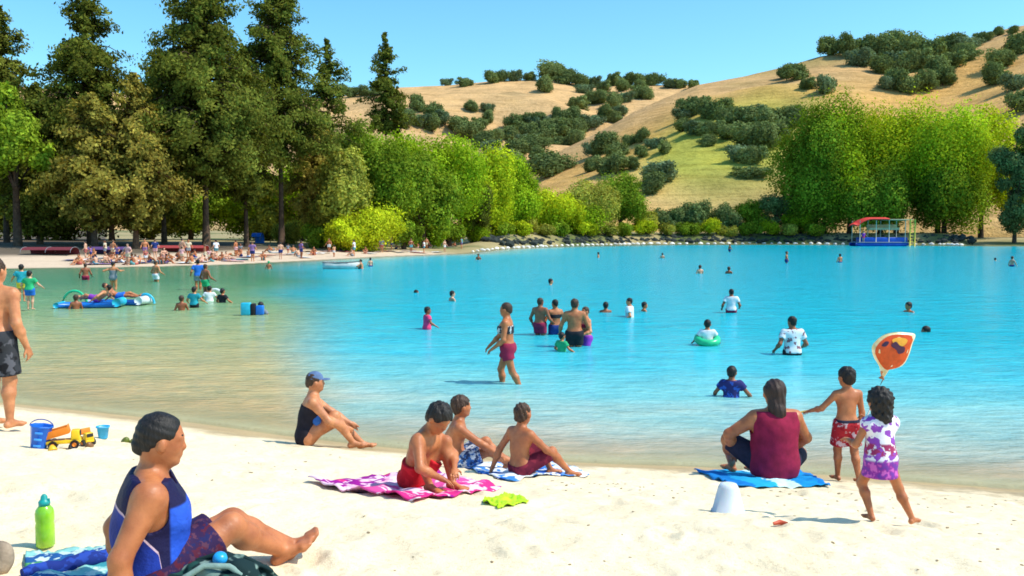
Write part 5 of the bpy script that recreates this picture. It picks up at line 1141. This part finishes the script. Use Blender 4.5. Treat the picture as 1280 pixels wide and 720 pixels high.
wade('shirt', 990, 395, 443, 95, 'man in white printed shirt and dark cap standing waist deep seen from behind', H=1.7, skin=S_dark, shirt=pattern('shirt_white_print', (.72, .72, .74), [(.25, .10, .12)], 12, .56), shorts=BLK)
wade('childshirt', 914, 457, 495, 70, 'child in dark blue shirt waist deep close to the woman in maroon', H=1.2, skin=S_dark, shirt=pattern('shirt_navy_print', (.03, .03, .14), [(.04, .10, .45)], 14, .55), shorts=NAVY)
for px, tp, wl, lab, sk in [(875, 331, 342, 'pale shouldered swimmer in open water below the dark hedge', S_light), (911, 333, 342, 'dark haired swimmer just right of the pale shouldered swimmer', S_dark), (912, 305, 315, 'swimmer close under the boulders straight above the white topped bather', S_tan),
                            (748, 315, 322, 'small distant swimmer in pink between centre and the stone bank', S_mid), (828, 316, 323, 'small distant swimmer left of the pale shouldered swimmer', S_light), (598, 317, 325, 'distant swimmer near the tip of the left beach', S_dark),
                            (983, 314, 329, 'swimmer with raised shoulders far out left of the canopied float', S_tan), (1050, 317, 328, 'distant swimmer in pink just below the canopied float', S_mid), (1136, 377, 390, 'swimmer with dark hair out beyond the orange balloon', S_tan),
                            (1158, 407, 415, 'dark head of a swimmer just right of the orange balloon', S_dark), (1265, 320, 333, 'distant swimmer near the right edge of the lake', S_light), (1244, 322, 326, 'faint swimmer left of the one near the right edge', S_light)]:
    wade('child', px, tp, wl, rng.random()*360, lab, H=1.5, skin=sk, hair=[M_hair, M_hairb][int(px) % 2])
wade('childshirt', 1079, 289, 312, 270, 'person in purple shirt standing at the left front of the canopied float', H=1.6, skin=S_light, shirt=PUR, shorts=PINK)
# swim ring
def torus(R, r, n=32, m_=12, sq=1.0):
    V = [((R+r*math.cos(b))*math.cos(a), (R+r*math.cos(b))*math.sin(a), r*math.sin(b)*sq) for a in np.linspace(0, 2*PI, n, endpoint=False) for b in np.linspace(0, 2*PI, m_, endpoint=False)]
    return V, [(i*m_+j, ((i+1) % n)*m_+j, ((i+1) % n)*m_+(j+1) % m_, i*m_+(j+1) % m_) for i in range(n) for j in range(m_)]
def ring(px, wl, R, r, M, label):
    m = MB(); m.add(*torus(R, r)); o = m.build('swim_ring', M, None); o.location = tuple(at_z(px, wl, r*.55)); tag(o, label, 'swim ring')
PG = simple('vinyl_green', (.02, .50, .22), .3, .15, 6, .05); PB = simple('vinyl_blue', (.01, .16, .60), .3, .15, 6, .05); PC = simple('vinyl_cyan', (.02, .42, .62), .3, .15, 6, .05); PW = simple('vinyl_white', (.75, .78, .80), .3, .08, 6, .05); PY = simple('vinyl_yellow', (.75, .55, .03), .3, .1, 6, .05)
w_ = at_z(884, 431, 0); m = MB(); m.add(*torus(.22, .09)); o = m.build('swim_ring', PG); o.location = (w_[0], w_[1], .13); o.rotation_euler = (.35, 0, 0); tag(o, 'bright green swim ring around a child in the turquoise water', 'swim ring')
# left group with inflatables
def lounger(px, wl, deg, L, label, c1, c2):
    p = at_z(px, wl, .0); root = empty('air_mattress', p, math.radians(deg), label, 'air mattress')
    m = MB()
    for k in range(5): y = -.32+.16*k; m.tube([(-L/2, y, .09), (L/2-.35, y, .09)], .085, 10)
    m.build('mattress', c1, root); m = MB(); m.tube([(L/2-.30, -.40, .18), (L/2-.30, .40, .18)], .15, 12); m.build('pillow', c2, root)
    m = MB(); m.tube([(-L/2, -.40, .10), (-L/2, .40, .10)], .10, 10); m.build('foot_roll', c2, root)
    return p
pa = lounger(118, 384, 8, 2.3, 'blue air mattress with a bather on it, left of the two', PB, PC); bather('lie', pa+np.array([.1, 0, .16]), 170, .98, 'bather reclining on the left blue air mattress', skin=S_mid, shorts=PUR)
pb = lounger(152, 381, -6, 2.3, 'blue air mattress with pale end roll, right of the two', PB, PW); bather('lie', pb+np.array([-.1, 0, .16]), 8, .98, 'bather reclining on the right blue air mattress', skin=S_tan, shorts=BLU, hair=M_hairb)
def noodle(px, wl, label, c, s=1):
    p = at_z(px, wl, 0); m = MB(); m.tube([p+np.array([.45*s*math.cos(t), .1, .55*s*math.sin(t)]) for t in np.linspace(.1, PI-.1, 14)], .045, 8); tag(m.build('pool_noodle', c), label, 'pool noodle')
noodle(92, 383, 'green pool noodle bent in an arch at the left end of the air mattresses', PG); noodle(181, 381, 'teal pool noodle bent in an arch at the right end of the air mattresses', PC, .7)
noodle(268, 376, 'white pool noodle among the splashing bathers left of the blue float box', PW, .8)
for key, px, tp, wl, lab, kw in [('child', 95, 368, 386, 'child with brown hair in the water at the left end of the mattresses', dict(skin=S_dark, hair=M_hairb)), ('suitw', 142, 327, 362, 'woman in swimsuit standing behind the gap between the air mattresses', dict(skin=S_mid, swimsuit=GRY)),
    ('man', 107, 329, 350, 'dark trunked man standing near the beach behind the left air mattress', dict(skin=S_dark)), ('man', 195, 326, 352, 'man with pale trunks standing between the mattresses and the splashing group', dict(skin=S_mid, shorts=WHT)),
    ('childshirt', 38, 338, 389, 'child in green shirt hip deep beside the man at the left edge', dict(skin=S_light, shirt=GRN, shorts=BLU)), ('childshirt', 28, 330, 385, 'child in blue shirt and yellow shorts next to the green shirted child', dict(skin=S_mid, shirt=TEAL, shorts=YEL)),
    ('shirt', 248, 324, 362, 'person in blue shirt standing at the back of the splashing group', dict(skin=S_tan, shirt=BLU, shorts=GRY)), ('man', 257, 330, 365, 'olive skinned man standing right of the blue shirted person at the back', dict(skin=S_dark, shorts=GRN)),
    ('child', 227, 369, 388, 'reddish tanned child at the left of the splashing group', dict(skin=S_dark, hair=M_hairb)), ('childshirt', 243, 358, 384, 'child in teal shirt leaning into the splashing group', dict(skin=S_mid, shirt=TEAL)),
    ('childshirt', 262, 357, 376, 'child in white shirt in the middle of the splashing group', dict(skin=S_mid, shirt=WHT)), ('childshirt', 278, 360, 378, 'child in black and white shirt at the right end of the splashing group', dict(skin=S_tan, shirt=BLK)),
    ('childshirt', 326, 377, 393, 'child in pale purple shirt behind the blue float box', dict(skin=S_dark, shirt=GRY)), ('sit', 452, 324, 336, 'dark haired person sitting at the right end of the grey rowing boat', dict(skin=S_mid, shorts=BLK)), ('child', 463, 322, 333, 'pale bather beside the right end of the grey rowing boat', dict(skin=S_light)),
    ('child', 336, 326, 336, 'green capped swimmer near the sand left of the rowing boat', dict(skin=S_tan, hair=GRN))]:
    wade(key, px, tp, wl, 90+rng.random()*60-30 if key != 'sit' else 180, lab, H=1.62 if key in ('man', 'suitw', 'shirt', 'sit') else 1.3, **kw)
def blueboard():
    p = at_z(313, 394, 0); root = empty('float_box', p, .1, 'square blue and black floating toy box in the green water', 'float'); root.scale = (.72,)*3
    m = MB(); m.box((-.18, 0, .28), (.42, .35, .56)); m.build('shell', PC, root, .05); m = MB(); m.box((.14, 0, .26), (.20, .36, .52)); m.build('middle_panel', BLK, root, .04); m = MB(); m.box((.42, 0, .22), (.34, .34, .42)); m.build('end_panel', PB, root, .05)
blueboard()
def rowboat():
    p = at_z(428, 336, 0); root = empty('rowing_boat', p, math.radians(4), 'flat light grey rowing boat floating just off the left beach', 'rowing boat'); G_ = simple('boat_grey', (.50, .52, .50), .5, .15, 3, .2, .02)
    L = 2.7; n = 14; V = []; 
    for i in range(n+1):
        t = i/n*2-1; wd = .62*(1-max(0, t)**2.6*.85-max(0, -t)**4*.2); sh = .42+.10*abs(t)**2
        for y, z in ((-wd, sh), (-wd*.85, .02), (0, -.08), (wd*.85, .02), (wd, sh), (wd*.93, sh), (wd*.78, .08), (0, .0), (-wd*.78, .08), (-wd*.93, sh)): V.append((t*L/2, y, z))
    F = [(i*10+j, (i+1)*10+j, (i+1)*10+(j+1) % 10, i*10+(j+1) % 10) for i in range(n) for j in range(10)]; F += [tuple(range(10)), tuple(n*10+j for j in reversed(range(10)))]
    m = MB(); m.add(V, F); m.build('hull', G_, root)
    for x in (-.6, .4): m = MB(); m.box((x, 0, .30), (.24, 1.0, .04)); m.build('bench', simple('boat_bench', (.35, .27, .17), .7), root, .01)
    m = MB(); m.tube([(-L/2, -.55, .50), (-.4, -.63, .44), (.4, -.60, .46), (L/2-.1, -.2, .52)], .03, 6); m.tube([(-L/2, .55, .50), (-.4, .63, .44), (.4, .60, .46), (L/2-.1, .2, .52)], .03, 6); m.build('gunwale', simple('boat_rub', (.12, .12, .12), .7), root)
rowboat()
# canopied float
def float_():
    Y = at_z(1100, 307.5)[1]-1.0; k = Y/FPX; c = at_y(1100, 290, Y)[0]; X = lambda px: at_y(px, 290, Y)[0]-c; Zp = lambda py: at_y(1100, py, Y)[2]
    root = empty('swim_float', (c, Y, 0), 0, 'blue hulled swim float with red canopy and yellow ladder post moored at the far bank', 'pontoon')
    MBl = simple('hull_blue', (.01, .07, .42), .4, .2, 1, .1); MR = simple('canopy_red', (.62, .03, .02), .7, .15, 1, .2); MT = simple('canopy_tan', (.55, .45, .26), .8, .2, 1, .2); MP = simple('post_pale', (.55, .52, .42), .5); MYl = simple('post_yellow', (.75, .52, .06), .5)
    m = MB()
    for y in (-1.6, 1.6): m.tube([(X(1066), y, .35), (X(1071), y, .35), (X(1126), y, .35), (X(1131), y, .45)], [.25, .5, .5, .3], 12)
    m.build('pontoon_tube', MBl, root); m = MB(); m.box(((X(1075)+X(1129))/2, 0, 1.15), (X(1129)-X(1075), 4.0, 1.0)); m.build('side_panel', MBl, root, .1)
    m = MB(); m.box(((X(1068)+X(1130))/2, 0, .72), (X(1130)-X(1068), 4.4, .14)); m.build('deck', simple('deck_grey', (.3, .3, .32), .8), root, .03)
    zt = Zp(275); n = 10; V = []; xa, xb = X(1066), X(1106)
    for i in range(n+1):
        t = i/n; x = xa+(xb-xa)*t; z = zt-1.0+1.25*math.sin(min(1, t*2.2)*PI/2)
        for y in (-2.2, 0, 2.2): V.append((x, y, z+(.25 if y == 0 else 0)))
        for y in (2.2, 0, -2.2): V.append((x, y, z+(.25 if y == 0 else 0)-.22))
    F = [(i*6+j, i*6+(j+1) % 6, (i+1)*6+(j+1) % 6, (i+1)*6+j) for i in range(n) for j in range(6)]; F += [tuple(range(6)), tuple(n*6+j for j in range(6))]
    m = MB(); m.add(V, F); m.build('red_canopy', MR, root)
    m = MB(); m.box(((X(1106)+X(1135))/2, 0, zt+.05), (X(1135)-X(1106), 4.2, .18)); m.build('frame_roof', MT, root, .04)
    m = MB(); m.box(((X(1086)+X(1124))/2, .4, Zp(286)), (X(1124)-X(1086), 1.2, .45)); m.box(((X(1086)+X(1124))/2, 1.1, Zp(283)), (X(1124)-X(1086), .2, .7)); m.build('bench', MT, root, .05)
    for px in (1070, 1090, 1106, 1126):
        for y in (-2, 2): m = MB(); m.tube([(X(px), y, .7), (X(px), y, zt-.1)], .07, 8); m.build('post', MP, root)
    m = MB()
    for q in (1131, 1137): m.tube([(X(q), -2.3, -.3), (X(q), -2.3, Zp(274))], .13, 8)
    for z in np.arange(.3, Zp(276), .55): m.tube([(X(1131), -2.3, z), (X(1137), -2.3, z)], .07, 6)
    m.build('ladder_post', MYl, root)
float_()
# beach goers on the left beach
def beachpt(px, s_in):
    """point on the far left beach, s_in metres inland"""
    Y = 55.0
    for _ in range(900):
        x = at_y(px, 290, Y)[0]
        if float(lake_sd(np.array([x]), np.array([Y]))[0]) > s_in and Y > 60: break
        Y += .25
    return np.array([x, Y, gz(x, Y)])
tnt = [(62, 322, 62, colm((.16, .03, .04)), 'long dark red beach shade at the left end of the far beach'), (135, 320, 46, colm((.10, .05, .16)), 'long purple beach shade left of the crowd on the far beach'), (228, 317, 60, colm((.34, .05, .05)), 'long red beach shade behind the crowd, near the thick conifer trunk'), (322, 311, 12, BLU, 'small bright blue beach tent on the grass behind the far beach')]
for px, py, wd, mt, lab in tnt:
    q = beachpt(px, 13.5 if wd > 20 else 24); root = empty('beach_shade', q, 0, lab, 'beach shade'); W = wd*q[1]/FPX; Hh = .65 if wd > 20 else 1.3; D = 1.8; n = 12; V = []
    for i in range(n+1):
        t = i/n; a = PI*t
        for x in (-W/2, W/2): V.append((x, -D/2*math.cos(a)+.0, Hh*math.sin(a)**.7+.02 if 0 < i < n else 0))
    m = MB(); m.add(V, [(2*i, 2*i+1, 2*i+3, 2*i+2) for i in range(int(n*.15)+1, n)]); m.build('fabric', mt, root)
    for x in (-W/2, 0, W/2): m = MB(); m.tube([(x, -D/2*math.cos(PI*t), Hh*math.sin(PI*t)**.7+.03) for t in np.linspace(.05, .95, 10)], .02, 5); m.build('pole', GRY, root)
rb_ = np.random.default_rng(44); tops = [WHT, colm((.45, .12, .10)), colm((.62, .35, .36)), colm((.10, .30, .34)), WHT, colm((.60, .50, .35)), colm((.25, .14, .32)), colm((.55, .28, .16)), GRY, NAVY]; tn_ = ['white', 'dull red', 'pale pink', 'dull teal', 'white', 'cream', 'dull purple', 'rust', 'grey', 'navy']
where = [(58, 'near the dark red shade'), (118, 'near the purple shade'), (190, 'left of the long red shade'), (250, 'by the long red shade'), (350, 'below the grass clearing'), (440, 'below the lime bush'), (530, 'towards the tip of the beach')]
xsb = np.concatenate([np.linspace(92, 300, 46), np.linspace(308, 575, 34)])
for i, px in enumerate(xsb):
    px = px+rb_.normal()*3; s_in = (1.2+rb_.random()*8) if px < 310 else 1.5+abs(rb_.normal())*5; key = ['sit', 'sit', 'lie', 'man', 'childshirt', 'sit', 'sit', 'shirt'][i % 8] if px < 470 else ['sit', 'shirt', 'man'][i % 3]
    c = int(rb_.integers(10)); wl_ = min(where, key=lambda q: abs(q[0]-px))[1]; sk = int(rb_.integers(4))
    kind = {'shirt': 'standing beachgoer in %s shirt' % tn_[c], 'sit': 'beachgoer in %s shorts sitting on the far sand' % tn_[c], 'woman': 'woman in %s two piece standing' % tn_[c], 'man': 'bare chested man in %s trunks standing' % tn_[c], 'childshirt': 'child in %s shirt standing' % tn_[c], 'lie': 'beachgoer in %s trunks lying back on the sand' % tn_[c], 'suitw': 'woman in %s swimsuit standing with arms apart' % tn_[c]}[key]
    bather(key, beachpt(px, s_in), rb_.random()*360, (.92+.16*rb_.random())*(1.0), kind+' '+wl_, 'people spread along the far left beach', skin=SK[sk], hair=[M_hair, M_hairb, M_hairl][i % 3], shorts=tops[(c+3) % 10] if key not in ('sit', 'lie', 'woman', 'man') else tops[c], shirt=tops[c], bikini_top=tops[c], swimsuit=tops[c])
for i, px in enumerate(np.linspace(90, 560, 56)):
    px += rb_.normal()*4; p = beachpt(px, 2+rb_.random()*8); c = int(rb_.integers(10)); m = MB(); nn = 5
    V = [((u-.5)*1.9, (v-.5)*1.1, .05+.05*rb_.random()) for u in np.linspace(0, 1, nn+1) for v in np.linspace(0, 1, 4)]; m.add(V, [(a*4+b, (a+1)*4+b, (a+1)*4+b+1, a*4+b+1) for a in range(nn) for b in range(3)])
    o = m.build('towel', tops[c]); o.location = tuple(p); o.rotation_euler = (0, 0, rb_.random()*3); tag(o, '%s towel spread on the far sand %s' % (tn_[c], min(where, key=lambda q: abs(q[0]-px))[1]), 'towel', 'towels on the far left beach')
for k, (r_, b_) in PROTO.items():
    if _first[k]: print('UNUSED', k)
